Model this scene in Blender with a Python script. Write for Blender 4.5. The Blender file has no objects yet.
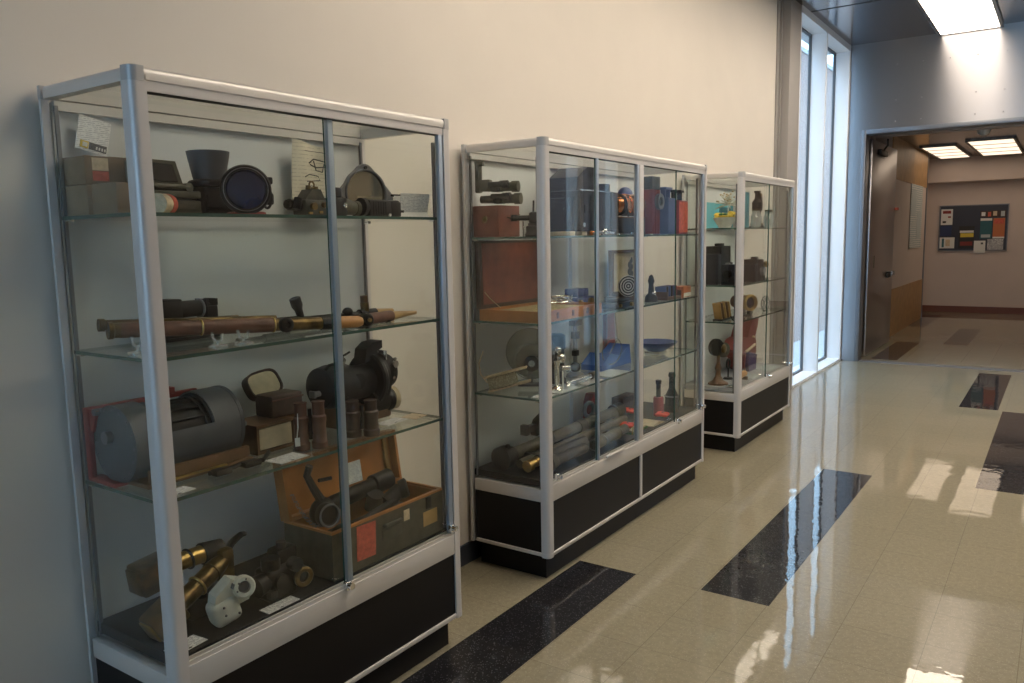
import bpy, bmesh, math, random
from mathutils import Vector, Matrix
PI = math.pi
random.seed(7)
S = bpy.context.scene
COL = S.collection

# ---------------------------------------------------------------- camera
def set_camera():
    yaw, pitch, roll, f = .6044, -.1277, -.0185, 801.04
    fw = Vector((-math.sin(yaw)*math.cos(pitch), math.cos(yaw)*math.cos(pitch), math.sin(pitch)))
    r = Vector((math.cos(yaw), math.sin(yaw), 0)); u = r.cross(fw)
    r2 = math.cos(roll)*r + math.sin(roll)*u; u2 = -math.sin(roll)*r + math.cos(roll)*u
    cd = bpy.data.cameras.new('camera'); co = bpy.data.objects.new('camera', cd); COL.objects.link(co)
    m = Matrix((r2, u2, -fw)).transposed().to_4x4(); m.translation = (2.3524, 0, 1.5824)
    co.matrix_world = m
    cd.sensor_width = 36; cd.lens = 36*f/1024; cd.clip_start = .05; cd.clip_end = 200
    S.camera = co
set_camera()
# ---------------------------------------------------------------- world, exposure
W = bpy.data.worlds.new('overcast_sky'); S.world = W; W.use_nodes = True
bg = W.node_tree.nodes['Background']; bg.inputs[0].default_value = (.44, .70, 1.0, 1); bg.inputs[1].default_value = 7.0
S.view_settings.view_transform = 'Standard'; S.view_settings.look = 'None'
S.view_settings.gamma = 1; S.view_settings.use_curve_mapping = False
S.view_settings.exposure = 0.0
S.cycles.transparent_max_bounces = 48
S.cycles.max_bounces = 10; S.cycles.glossy_bounces = 6
LAMP = 11.5           # ceiling lamp strength
def portal(name, loc, rot, sx, sy):
    l = bpy.data.lights.new(name, 'AREA'); l.shape = 'RECTANGLE'; l.size = sx; l.size_y = sy
    l.cycles.is_portal = True
    o = bpy.data.objects.new(name, l); COL.objects.link(o); o.location = loc; o.rotation_euler = rot
portal('window_portal', (-.12, 9.35, 1.9), (0, PI/2*-1, 0), 3.7, 2.2)

# ---------------------------------------------------------------- materials
def nodes(name):
    m = bpy.data.materials.new(name); m.use_nodes = True
    nt = m.node_tree; return m, nt, nt.nodes['Principled BSDF']
def mat(name, col, rough=.5, metal=0, noise=.0, nscale=30, bump=0, bscale=80, coat=0, spec=.5, col2=None, ani=0):
    m, nt, b = nodes(name); N = nt.nodes; L = nt.links
    b.inputs['Base Color'].default_value = (*col, 1); b.inputs['Roughness'].default_value = rough
    b.inputs['Metallic'].default_value = metal; b.inputs['Coat Weight'].default_value = coat
    b.inputs['Specular IOR Level'].default_value = spec
    tc = N.new('ShaderNodeTexCoord')
    if noise or col2:
        n = N.new('ShaderNodeTexNoise'); n.inputs['Scale'].default_value = nscale; n.inputs['Detail'].default_value = 5
        L.new(tc.outputs['Object'], n.inputs['Vector'])
        cr = N.new('ShaderNodeValToRGB'); cr.color_ramp.elements[0].position = .35; cr.color_ramp.elements[1].position = .68
        c2 = col2 if col2 else tuple(min(1, c*(1+noise)) for c in col)
        c1 = col if col2 else tuple(c*(1-noise) for c in col)
        cr.color_ramp.elements[0].color = (*c1, 1); cr.color_ramp.elements[1].color = (*c2, 1)
        L.new(n.outputs['Fac'], cr.inputs['Fac']); L.new(cr.outputs['Color'], b.inputs['Base Color'])
    if bump:
        n2 = N.new('ShaderNodeTexNoise'); n2.inputs['Scale'].default_value = bscale; n2.inputs['Detail'].default_value = 3
        L.new(tc.outputs['Object'], n2.inputs['Vector'])
        bp = N.new('ShaderNodeBump'); bp.inputs['Strength'].default_value = bump; bp.inputs['Distance'].default_value = .002
        L.new(n2.outputs['Fac'], bp.inputs['Height']); L.new(bp.outputs['Normal'], b.inputs['Normal'])
    return m
def glass(name, tint=(.97, .985, .975), rough=.0, f0=.045, extra=0.0, dcol=(.8, .8, .8)):
    m, nt, b = nodes(name); N = nt.nodes; L = nt.links; N.remove(b)
    out = [n for n in N if n.type == 'OUTPUT_MATERIAL'][0]
    lw = N.new('ShaderNodeLayerWeight'); lw.inputs['Blend'].default_value = .5
    p = N.new('ShaderNodeMath'); p.operation = 'POWER'; p.inputs[1].default_value = 5
    L.new(lw.outputs['Facing'], p.inputs[0])
    ma = N.new('ShaderNodeMath'); ma.operation = 'MULTIPLY_ADD'; ma.inputs[1].default_value = 1-f0; ma.inputs[2].default_value = f0
    L.new(p.outputs[0], ma.inputs[0])
    t = N.new('ShaderNodeBsdfTransparent'); t.inputs[0].default_value = (*tint, 1)
    g = N.new('ShaderNodeBsdfGlossy'); g.inputs['Roughness'].default_value = rough; g.inputs['Color'].default_value = (1, 1, 1, 1)
    mx = N.new('ShaderNodeMixShader'); L.new(ma.outputs[0], mx.inputs[0]); L.new(t.outputs[0], mx.inputs[1]); L.new(g.outputs[0], mx.inputs[2])
    last = mx
    if extra:
        df = N.new('ShaderNodeBsdfDiffuse'); df.inputs[0].default_value = (*dcol, 1)
        m2 = N.new('ShaderNodeMixShader'); m2.inputs[0].default_value = extra
        L.new(mx.outputs[0], m2.inputs[1]); L.new(df.outputs[0], m2.inputs[2]); last = m2
    L.new(last.outputs[0], out.inputs['Surface'])
    return m
def emit(name, col, s):
    m, nt, b = nodes(name); b.inputs['Base Color'].default_value = (*col, 1)
    b.inputs['Emission Color'].default_value = (*col, 1); b.inputs['Emission Strength'].default_value = s
    return m
def paper_lines(name, base=(.78, .78, .76), ink=(.25, .25, .28), scale=55, axis='Y', cut=.62):
    """paper with rows of illegible print"""
    m, nt, b = nodes(name); N = nt.nodes; L = nt.links
    tc = N.new('ShaderNodeTexCoord'); mp = N.new('ShaderNodeMapping'); L.new(tc.outputs['Object'], mp.inputs[0])
    w = N.new('ShaderNodeTexWave'); w.bands_direction = axis; w.inputs['Scale'].default_value = scale; w.inputs['Distortion'].default_value = 0
    L.new(mp.outputs[0], w.inputs['Vector'])
    n = N.new('ShaderNodeTexNoise'); n.inputs['Scale'].default_value = 120; L.new(tc.outputs['Object'], n.inputs['Vector'])
    m1 = N.new('ShaderNodeMath'); m1.operation = 'GREATER_THAN'; m1.inputs[1].default_value = cut; L.new(w.outputs['Fac'], m1.inputs[0])
    m2 = N.new('ShaderNodeMath'); m2.operation = 'GREATER_THAN'; m2.inputs[1].default_value = .47; L.new(n.outputs['Fac'], m2.inputs[0])
    m3 = N.new('ShaderNodeMath'); m3.operation = 'MULTIPLY'; L.new(m1.outputs[0], m3.inputs[0]); L.new(m2.outputs[0], m3.inputs[1])
    mx = N.new('ShaderNodeMix'); mx.data_type = 'RGBA'; mx.inputs[6].default_value = (*base, 1); mx.inputs[7].default_value = (*ink, 1)
    L.new(m3.outputs[0], mx.inputs[0]); L.new(mx.outputs[2], b.inputs['Base Color']); b.inputs['Roughness'].default_value = .7
    return m
def floor_mat(name, base, c_lo, c_hi, rough, coatr):
    m, nt, b = nodes(name); N = nt.nodes; L = nt.links
    tc = N.new('ShaderNodeTexCoord')
    v = N.new('ShaderNodeTexVoronoi'); v.inputs['Scale'].default_value = 260; L.new(tc.outputs['Object'], v.inputs['Vector'])
    n = N.new('ShaderNodeTexNoise'); n.inputs['Scale'].default_value = 45; n.inputs['Detail'].default_value = 6; L.new(tc.outputs['Object'], n.inputs['Vector'])
    cr = N.new('ShaderNodeValToRGB'); e = cr.color_ramp.elements; e[0].position = .3; e[0].color = (*c_lo, 1); e[1].position = .75; e[1].color = (*base, 1)
    L.new(n.outputs['Fac'], cr.inputs['Fac'])
    sp = N.new('ShaderNodeSeparateColor'); L.new(v.outputs['Color'], sp.inputs[0])
    g = N.new('ShaderNodeMath'); g.operation = 'GREATER_THAN'; g.inputs[1].default_value = .93; L.new(sp.outputs[0], g.inputs[0])
    g2 = N.new('ShaderNodeMath'); g2.operation = 'MULTIPLY'; g2.inputs[1].default_value = .5; L.new(g.outputs[0], g2.inputs[0])
    mx = N.new('ShaderNodeMix'); mx.data_type = 'RGBA'; L.new(g2.outputs[0], mx.inputs[0]); L.new(cr.outputs[0], mx.inputs[6]); mx.inputs[7].default_value = (*c_hi, 1)
    # fine tile joints every 12 inches
    br = N.new('ShaderNodeTexBrick'); br.offset = 0; br.inputs['Scale'].default_value = 1; br.inputs['Mortar Size'].default_value = .0012
    br.inputs['Brick Width'].default_value = .3048; br.inputs['Row Height'].default_value = .3048
    br.inputs['Color1'].default_value = (1, 1, 1, 1); br.inputs['Color2'].default_value = (.94, .94, .94, 1); br.inputs['Mortar'].default_value = (.62, .6, .58, 1)
    mp = N.new('ShaderNodeMapping'); mp.inputs['Location'].default_value = (-.1616, -.2468, 0); L.new(tc.outputs['Object'], mp.inputs[0]); L.new(mp.outputs[0], br.inputs['Vector'])
    mm = N.new('ShaderNodeMix'); mm.data_type = 'RGBA'; mm.blend_type = 'MULTIPLY'; mm.inputs[0].default_value = 1
    L.new(mx.outputs[2], mm.inputs[6]); L.new(br.outputs['Color'], mm.inputs[7]); L.new(mm.outputs[2], b.inputs['Base Color'])
    b.inputs['Roughness'].default_value = rough; b.inputs['Specular IOR Level'].default_value = .08
    b.inputs['Coat Weight'].default_value = 1; b.inputs['Coat Roughness'].default_value = coatr; b.inputs['Coat IOR'].default_value = 1.38
    n2 = N.new('ShaderNodeTexNoise'); n2.inputs['Scale'].default_value = 9; n2.inputs['Detail'].default_value = 3; L.new(tc.outputs['Object'], n2.inputs['Vector'])
    bp = N.new('ShaderNodeBump'); bp.inputs['Strength'].default_value = .2; bp.inputs['Distance'].default_value = .003
    L.new(n2.outputs['Fac'], bp.inputs['Height']); L.new(bp.outputs['Normal'], b.inputs['Coat Normal'])
    return m
def steel(name, col, rough, ani=.0, seam=False):
    m, nt, b = nodes(name); N = nt.nodes; L = nt.links
    b.inputs['Base Color'].default_value = (*col, 1); b.inputs['Metallic'].default_value = 1
    tc = N.new('ShaderNodeTexCoord'); n = N.new('ShaderNodeTexNoise'); n.inputs['Scale'].default_value = 1.3; n.inputs['Detail'].default_value = 4
    L.new(tc.outputs['Object'], n.inputs['Vector'])
    mr = N.new('ShaderNodeMapRange'); mr.inputs['To Min'].default_value = rough*.85; mr.inputs['To Max'].default_value = rough*1.15
    L.new(n.outputs['Fac'], mr.inputs['Value']); L.new(mr.outputs[0], b.inputs['Roughness'])
    bp = N.new('ShaderNodeBump'); bp.inputs['Strength'].default_value = .05; bp.inputs['Distance'].default_value = .01
    L.new(n.outputs['Fac'], bp.inputs['Height']); L.new(bp.outputs['Normal'], b.inputs['Normal'])
    if ani:
        b.inputs['Anisotropic'].default_value = ani; b.inputs['Anisotropic Rotation'].default_value = .25
        tg = N.new('ShaderNodeTangent'); tg.direction_type = 'RADIAL'; tg.axis = 'Z'; L.new(tg.outputs[0], b.inputs['Tangent'])
    return m
def brick_mat():
    m, nt, b = nodes('brick_facade'); N = nt.nodes; L = nt.links
    tc = N.new('ShaderNodeTexCoord'); mp = N.new('ShaderNodeMapping'); mp.inputs['Rotation'].default_value = (PI/2, 0, PI/2)
    L.new(tc.outputs['Object'], mp.inputs[0])
    sp = N.new('ShaderNodeSeparateXYZ'); L.new(tc.outputs['Object'], sp.inputs[0]); cb = N.new('ShaderNodeCombineXYZ')
    L.new(sp.outputs['Y'], cb.inputs['X']); L.new(sp.outputs['Z'], cb.inputs['Y'])
    br = N.new('ShaderNodeTexBrick'); L.new(cb.outputs[0], br.inputs['Vector']); br.inputs['Scale'].default_value = 1
    br.inputs['Brick Width'].default_value = .3; br.inputs['Row Height'].default_value = .1; br.inputs['Mortar Size'].default_value = .008
    br.inputs['Color1'].default_value = (.22, .145, .125, 1); br.inputs['Color2'].default_value = (.18, .12, .11, 1); br.inputs['Mortar'].default_value = (.28, .23, .2, 1)
    L.new(br.outputs['Color'], b.inputs['Base Color']); b.inputs['Roughness'].default_value = .9; b.inputs['Specular IOR Level'].default_value = 0
    return m

M = dict(
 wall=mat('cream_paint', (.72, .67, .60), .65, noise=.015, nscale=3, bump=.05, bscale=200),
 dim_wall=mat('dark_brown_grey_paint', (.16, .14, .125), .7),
 farwall=mat('beige_paint', (.62, .52, .46), .7, noise=.02, nscale=3),
 floor=floor_mat('beige_vinyl_tile', (.30, .268, .185), (.245, .217, .147), (.42, .38, .3), .4, .012),
 black_tile=floor_mat('black_vinyl_tile', (.014, .014, .017), (.007, .007, .009), (.16, .16, .18), .5, .012),
 alu=mat('brushed_aluminium', (.60, .585, .575), .45, .25),
 alu_rail=mat('satin_aluminium_rail', (.62, .60, .57), .42, .35),
 cap=mat('grey_plastic_cap', (.47, .47, .47), .4, .2),
 channel=mat('blue_grey_channel', (.30, .36, .44), .35, .3),
 rubber=mat('black_gasket', (.02, .02, .02), .6),
 laminate=mat('black_laminate', (.008, .007, .007), .42, spec=.25, bump=.05, bscale=300),
 deck=mat('dark_deck_laminate', (.012, .013, .016), .45, spec=.12),
 deck_light=mat('grey_deck_laminate', (.32, .33, .35), .35),
 backp=mat('white_back_panel', (.62, .64, .64), .5, noise=.02, nscale=2),
 glass=glass('clear_pane', f0=.03), shelf=glass('shelf_glass', (.93, .965, .945), f0=.05),
 edge=mat('green_glass_edge', (.035, .085, .07), .15, coat=.5),
 chrome=mat('chrome', (.85, .85, .85), .12, 1),
 steel=steel('steel_sheet', (.25, .245, .255), .34, ani=.8), steel_ceil=steel('steel_ceiling', (.26, .26, .28), .17),
 door_steel=steel('door_steel', (.42, .40, .40), .3),
 frame_steel=mat('frame_steel', (.16, .17, .19), .35, .6), white=mat('white_mullion', (.85, .87, .9), .4), taupe=mat('taupe_column', (.33, .31, .29), .6),
 brick=brick_mat(), ground=mat('pale_paving', (.35, .35, .35), .9, noise=.1, nscale=5),
 base=mat('dark_baseboard', (.05, .055, .07), .45), base_red=mat('red_brown_baseboard', (.16, .05, .03), .45),
 wood=mat('oak_panel', (.42, .24, .09), .45, noise=.12, nscale=8), diff=emit('lamp_diffuser', (1, .86, .70), LAMP),
 diff2=emit('far_lamp_diffuser', (1, .8, .60), 1.5), down=emit('downlight_glow', (1, .93, .82), 6),
 black=mat('black_paint', (.009, .009, .010), .45, spec=.3, noise=.3, nscale=40), blk_crackle=mat('black_crackle_paint', (.014, .013, .014), .5, spec=.3, bump=.5, bscale=250),
 grey=mat('dark_grey_paint', (.085, .09, .1), .5, noise=.12, nscale=12), midgrey=mat('mid_grey_metal', (.2, .2, .21), .4, .4),
 olive=mat('olive_drab_paint', (.062, .058, .038), .5, noise=.25, nscale=25), olive_lt=mat('worn_olive_paint', (.075, .068, .045), .5, noise=.25, nscale=30),
 cardb=mat('brown_cardboard', (.19, .13, .08), .85, noise=.12, nscale=20), cardb2=mat('tan_cardboard', (.24, .165, .10), .85, noise=.12, nscale=20),
 cream=mat('cream_lining', (.55, .47, .32), .8, noise=.1, nscale=25), cream_lbl=mat('cream_label', (.62, .5, .34), .7, noise=.15, nscale=60),
 red=mat('red_paint', (.27, .03, .026), .45, noise=.15, nscale=20), redlbl=mat('faded_red_tag', (.55, .11, .07), .7, noise=.2, nscale=60),
 brass=mat('aged_brass', (.45, .30, .10), .3, .9, noise=.25, nscale=20), brass_d=mat('dark_brass', (.16, .105, .04), .32, .8, noise=.5, nscale=22),
 copper=mat('polished_copper', (.65, .28, .12), .2, .95), leather=mat('brown_leather', (.13, .055, .035), .5, noise=.2, nscale=30, bump=.3),
 dleather=mat('dark_brown_leather', (.055, .032, .024), .5, noise=.25, nscale=30, bump=.3),
 maroon=mat('maroon_brown_leather', (.20, .055, .035), .5, noise=.18, nscale=14, bump=.3),
 orange_wood=mat('varnished_orange_wood', (.42, .17, .045), .35, noise=.25, nscale=6), peach=mat('peach_wood', (.55, .27, .09), .4, noise=.1, nscale=10),
 tan=mat('tan_wood', (.42, .26, .09), .4, noise=.15, nscale=10), brownw=mat('brown_wood', (.12, .06, .025), .45, noise=.2, nscale=12),
 lens=mat('blue_reflection_lens', (.01, .015, .05), .04, 0, coat=1, col2=(.015, .03, .12), nscale=6, spec=1), mirror=mat('tan_mirror_glass', (.42, .38, .29), .12, .85),  # lens: blue of a window reflection put into the base colour
 blackglass=mat('black_glass', (.004, .004, .005), .05, coat=1), paper=mat('plain_paper', (.75, .74, .70), .75), cardtxt=paper_lines('printed_card'),
 oldpaper=paper_lines('aged_printed_sheet', (.72, .67, .53), (.50, .46, .36), 24, 'Z', .9), ink=mat('black_ink', (.03, .03, .03), .6),
 yellow=mat('yellow_print', (.75, .55, .06), .6), white_enamel=mat('white_enamel', (.62, .63, .55), .4, noise=.08, nscale=30),
 blue=mat('blue_plastic', (.02, .10, .42), .35), blue_d=mat('deep_blue_plastic', (.01, .03, .16), .3), teal=mat('teal_card', (.05, .25, .32), .6),
 turq=mat('turquoise_card', (.10, .42, .50), .6), acrylic=glass('clear_acrylic', (.88, .92, .92), .03, .14, .22), dish=glass('smoky_clear_plastic', (.72, .72, .66), .04, .09, .1, (.35, .34, .28)),
 silver=mat('polished_silver', (.8, .8, .78), .14, 1), poppy=mat('red_poppy', (.85, .07, .03), .6), green=mat('leaf_green', (.04, .16, .04), .6),
 felt=mat('grey_felt_board', (.055, .062, .085), .9), orange=mat('orange_print', (.5, .16, .06), .6), tealp=mat('dark_teal_print', (.03, .12, .14), .6),
 navy=mat('navy_print', (.03, .045, .11), .6), purple=mat('purple_cloth', (.06, .035, .12), .7), skyp=mat('pale_print', (.45, .5, .5), .7),
 straw=mat('straw_packing', (.45, .36, .18), .9, noise=.4, nscale=90, bump=1), redbot=mat('red_label_bottle', (.28, .03, .045), .4),
 camred=mat('red_brown_bellows', (.22, .035, .03), .55), bluecan=mat('pale_blue_box', (.085, .125, .27), .45), navyblack=mat('navy_black_leatherette', (.016, .017, .026), .5, spec=.3, bump=.4, bscale=200),
)

# ---------------------------------------------------------------- mesh helper
class MB:
    def __init__(s): s.bm = bmesh.new()
    def _add(s, verts, mi, T):
        if T is not None: bmesh.ops.transform(s.bm, matrix=T, verts=verts)
        fs = set(f for v in verts for f in v.link_faces)
        for f in fs: f.material_index = mi
        return s
    def box(s, x0, x1, y0, y1, z0, z1, bev=0, mi=0, T=None, seg=2):
        r = bmesh.ops.create_cube(s.bm, size=1)['verts']
        for v in r: v.co = Vector(((x0+x1)/2+v.co.x*(x1-x0), (y0+y1)/2+v.co.y*(y1-y0), (z0+z1)/2+v.co.z*(z1-z0)))
        if bev:
            es = list(set(e for v in r for e in v.link_edges))
            o = bmesh.ops.bevel(s.bm, geom=es, offset=bev, segments=seg, affect='EDGES', profile=.5)
            r = list(set(v for f in o['faces'] for v in f.verts))
            # include the remaining flat faces' verts (same verts)
        return s._add(r, mi, T)
    def cyl(s, p0, p1, r0, r1=None, seg=24, mi=0, T=None, caps=True):
        r1 = r0 if r1 is None else r1; p0, p1 = Vector(p0), Vector(p1); d = p1-p0
        q = Vector((0, 0, 1)).rotation_difference(d.normalized()).to_matrix().to_4x4()
        v = bmesh.ops.create_cone(s.bm, cap_ends=caps, segments=seg, radius1=r0, radius2=r1, depth=d.length)['verts']
        bmesh.ops.transform(s.bm, matrix=Matrix.Translation((p0+p1)/2) @ q, verts=v)
        return s._add(v, mi, T)
    def lathe(s, prof, p0=(0, 0, 0), d=(0, 0, 1), seg=32, mi=0, T=None):
        """prof: [(radius, distance along d)]"""
        q = Vector((0, 0, 1)).rotation_difference(Vector(d).normalized()).to_matrix().to_4x4(); mt = Matrix.Translation(p0) @ q
        rings = []; allv = []
        for (r, h) in prof:
            if r < 1e-6: ring = [s.bm.verts.new(mt @ Vector((0, 0, h)))]
            else: ring = [s.bm.verts.new(mt @ Vector((r*math.cos(2*PI*k/seg), r*math.sin(2*PI*k/seg), h))) for k in range(seg)]
            rings.append(ring); allv += ring
        for a, b in zip(rings, rings[1:]):
            for k in range(seg):
                k2 = (k+1) % seg
                if len(a) == 1 and len(b) == 1: continue
                if len(a) == 1: s.bm.faces.new((a[0], b[k2], b[k]))
                elif len(b) == 1: s.bm.faces.new((a[k], a[k2], b[0]))
                else: s.bm.faces.new((a[k], a[k2], b[k2], b[k]))
        if len(rings[0]) > 1 and abs(prof[0][0]-prof[-1][0]) < 1e-6:      # closed ring
            for k in range(seg): s.bm.faces.new((rings[-1][k], rings[-1][(k+1) % seg], rings[0][(k+1) % seg], rings[0][k]))
            return s._add(allv, mi, T)
        for ring, fl in ((rings[0], True), (rings[-1], False)):
            if len(ring) > 1: s.bm.faces.new(ring[::-1] if fl else ring)
        return s._add(allv, mi, T)
    def tube(s, pts, r, seg=8, mi=0, T=None, closed=False):
        pts = [Vector(p) for p in pts]; n = len(pts); rings = []; allv = []
        rr = r if isinstance(r, (list, tuple)) else [r]*n
        up = None
        for i, p in enumerate(pts):
            if closed: d = pts[(i+1) % n]-pts[i-1]
            else: d = pts[min(i+1, n-1)]-pts[max(i-1, 0)]
            d.normalize()
            if up is None: up = d.orthogonal().normalized()
            else: up = (up-d*up.dot(d)).normalized()
            w = d.cross(up)
            ring = [s.bm.verts.new(p+(up*math.cos(2*PI*k/seg)+w*math.sin(2*PI*k/seg))*rr[i]) for k in range(seg)]
            rings.append(ring); allv += ring
        pr = list(zip(rings, rings[1:])) + ([(rings[-1], rings[0])] if closed else [])
        for a, b in pr:
            for k in range(seg): s.bm.faces.new((a[k], a[(k+1) % seg], b[(k+1) % seg], b[k]))
        if not closed: s.bm.faces.new(rings[0][::-1]); s.bm.faces.new(rings[-1])
        return s._add(allv, mi, T)
    def torus(s, c, R, r, d=(0, 0, 1), n=32, seg=8, mi=0, T=None):
        q = Vector((0, 0, 1)).rotation_difference(Vector(d).normalized())
        return s.tube([Vector(c)+q @ Vector((R*math.cos(2*PI*k/n), R*math.sin(2*PI*k/n), 0)) for k in range(n)], r, seg, mi, T, True)
    def ball(s, c, r, mi=0, T=None, seg=20):
        rx, ry, rz = r if isinstance(r, (tuple, list)) else (r, r, r)
        v = bmesh.ops.create_uvsphere(s.bm, u_segments=seg, v_segments=seg//2, radius=1)['verts']
        for q in v: q.co = Vector((c[0]+q.co.x*rx, c[1]+q.co.y*ry, c[2]+q.co.z*rz))
        return s._add(v, mi, T)
    def prism(s, poly, a0, a1, axis='y', mi=0, T=None, bev=0):
        """2D polygon extruded from a0 to a1 along axis (poly in the two other axes, in order)"""
        def P(u, v, a): return {'y': (u, a, v), 'x': (a, u, v), 'z': (u, v, a)}[axis]
        lo = [s.bm.verts.new(P(u, v, a0)) for u, v in poly]; hi = [s.bm.verts.new(P(u, v, a1)) for u, v in poly]
        n = len(poly); fs = [s.bm.faces.new(lo), s.bm.faces.new(hi[::-1])]
        for k in range(n): fs.append(s.bm.faces.new((lo[k], hi[k], hi[(k+1) % n], lo[(k+1) % n])))
        bmesh.ops.recalc_face_normals(s.bm, faces=fs)
        return s._add(lo+hi, mi, T)
    def build(s, name, m, parent=None, smooth=True, **props):
        me = bpy.data.meshes.new(name); s.bm.normal_update()
        bmesh.ops.recalc_face_normals(s.bm, faces=s.bm.faces[:]); s.bm.to_mesh(me); s.bm.free()
        for x in (m if isinstance(m, (list, tuple)) else [m]): me.materials.append(M[x] if isinstance(x, str) else x)
        if smooth:
            me.shade_smooth(); me.set_sharp_from_angle(angle=math.radians(35))
        o = bpy.data.objects.new(name, me); COL.objects.link(o)
        if parent: o.parent = parent
        for k, v in props.items(): o[k] = v
        return o
def struct(name, mb, m, **k):
    return mb.build(name, m, None, kind='structure', **k)
def thing(name, label, cat, x, y, z, rot=0, group=None, world=False):
    """an Empty at the thing's base; local X runs along the display wall, local Y towards the wall"""
    o = bpy.data.objects.new(name, None); COL.objects.link(o); o.empty_display_size = .05
    o.location = (x, y, z); o.rotation_euler = (0, 0, rot if world else PI/2+rot)
    o['label'] = label; o['category'] = cat
    if group: o['group'] = group
    return o
def single(name, mb, m, label, cat, x, y, z, rot=0, group=None, rx=0, ry=0):
    o = mb.build(name, m); o.location = (x, y, z); o.rotation_mode = 'XYZ'; o.rotation_euler = (rx, ry, PI/2+rot)
    o['label'] = label; o['category'] = cat
    if group: o['group'] = group
    return o
def RX(a, c=(0, 0, 0)): return Matrix.Translation(c) @ Matrix.Rotation(a, 4, 'X') @ Matrix.Translation(-Vector(c))
def RY(a, c=(0, 0, 0)): return Matrix.Translation(c) @ Matrix.Rotation(a, 4, 'Y') @ Matrix.Translation(-Vector(c))
def RZ(a, c=(0, 0, 0)): return Matrix.Translation(c) @ Matrix.Rotation(a, 4, 'Z') @ Matrix.Translation(-Vector(c))

# ================================================================ SETTING
XR, YE, ZC, YB = 3.9, 10.455, 3.78, 17.75      # right wall, steel wall, ceiling, far wall
def build_floor():
    rects = [(1.084, 1.389, 3.294, 5.516), (.461, .766, 1.10, 3.294), (1.632, 1.937, 8.13, 10.2), (1.972, 2.582, 5.56, 8.10),
             (.40, .70, 10.77, 12.65), (1.0, 1.305, 12.6, 14.75), (.1, .50, 14.8, 17.0)]
    x0, x1, y0, y1 = -.05, XR+.1, -4.1, YB+.1
    xs = sorted({x0, x1, *[r[0] for r in rects], *[r[1] for r in rects]}); ys = sorted({y0, y1, *[r[2] for r in rects], *[r[3] for r in rects]})
    m = MB(); bm = m.bm; vs = {(i, j): bm.verts.new((x, y, 0)) for i, x in enumerate(xs) for j, y in enumerate(ys)}
    for i in range(len(xs)-1):
        for j in range(len(ys)-1):
            f = bm.faces.new((vs[i, j], vs[i+1, j], vs[i+1, j+1], vs[i, j+1]))
            cx, cy = (xs[i]+xs[i+1])/2, (ys[j]+ys[j+1])/2
            f.material_index = 1 if any(a < cx < b and c < cy < d for a, b, c, d in rects) else 0
    m.box(x0, x1, y0, y1, -.1, -.01)
    struct('floor', m, ['floor', 'black_tile'])
build_floor()
struct('wall_left', MB().box(-.2, 0, -4, 7.92, 0, ZC), 'wall')
struct('trim_1', MB().box(-.2, .03, 7.92, 7.955, 0, ZC).box(-.2, .012, 7.86, 7.92, 0, ZC), 'taupe')
struct('trim_2', MB().box(-.2, .10, 7.965, 8.32, 0, ZC, bev=.004), 'taupe')
struct('baseboard_left', MB().box(0, .012, -4, 7.86, 0, .10), 'base')
# window bay between the column and the steel wall
struct('wall_bay', MB().box(-.2, .11, 8.32, 10.455, 3.71, ZC).box(-.2, .11, 8.32, YE, -.02, .028), 'white')
w = MB().box(-.08, .11, 9.29, 9.335, .028, 3.71, bev=.003).box(-.08, .11, 10.40, YE, .028, 3.71, bev=.003).box(-.15, .10, 8.32, 8.345, .028, 3.71)
fr = struct('window_1', w, 'white')
MB().box(-.075, -.045, 8.345, 9.29, .028, .05).box(-.075, -.045, 9.335, 10.40, .028, .05).box(-.075, -.045, 8.345, 9.29, 3.69, 3.71).box(-.075, -.045, 9.335, 10.4, 3.69, 3.71)\
  .box(-.075, -.045, 9.278, 9.29, .05, 3.69).box(-.075, -.045, 10.388, 10.40, .05, 3.69).box(-.075, -.045, 8.345, 8.357, .05, 3.69).box(-.075, -.045, 9.335, 9.347, .05, 3.69).build('window_frame', 'grey', fr)
MB().box(-.063, -.057, 8.35, 9.285, .05, 3.69).build('window_pane', 'glass', fr)
MB().box(-.063, -.057, 9.34, 10.395, .05, 3.69).build('window_pane', 'glass', fr)
# steel clad end wall with its tall opening
DX0, DX1, DZ = .263, 2.95, 2.785
struct('wall_steel', MB().box(.0, DX0-.0, YE, YE+.18, 0, ZC).box(DX1, XR, YE, YE+.18, 0, ZC).box(DX0, DX1, YE, YE+.18, DZ, ZC), 'steel')
st = MB()
for i in range(14):
    for z in (2.86, 3.10, 3.5): st.ball((.35+i*.27, YE, z), .008, seg=8)
struct('trim_3', st, 'steel')
# metal frame around the opening
struct('trim_4', MB().box(DX0, DX0+.05, YE-.012, YE+.2, 0, DZ, bev=.003).box(DX1-.05, DX1, YE-.012, YE+.2, 0, DZ, bev=.003).box(DX0+.05, DX1-.05, YE-.012, YE+.2, DZ-.05, DZ, bev=.003), 'frame_steel')
struct('trim_5', MB().box(DX0+.05, DX1-.05, YE+.02, YE+.16, 0, .006), 'midgrey')
struct('ceiling', MB().box(-.2, XR+.2, -4.1, YE+.1, ZC, ZC+.1), 'steel_ceil')
cs = MB()
for y in (7.0, 8.62): cs.box(0, XR, y-.004, y+.004, ZC-.004, ZC)
struct('trim_6', cs, 'rubber')
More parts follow.
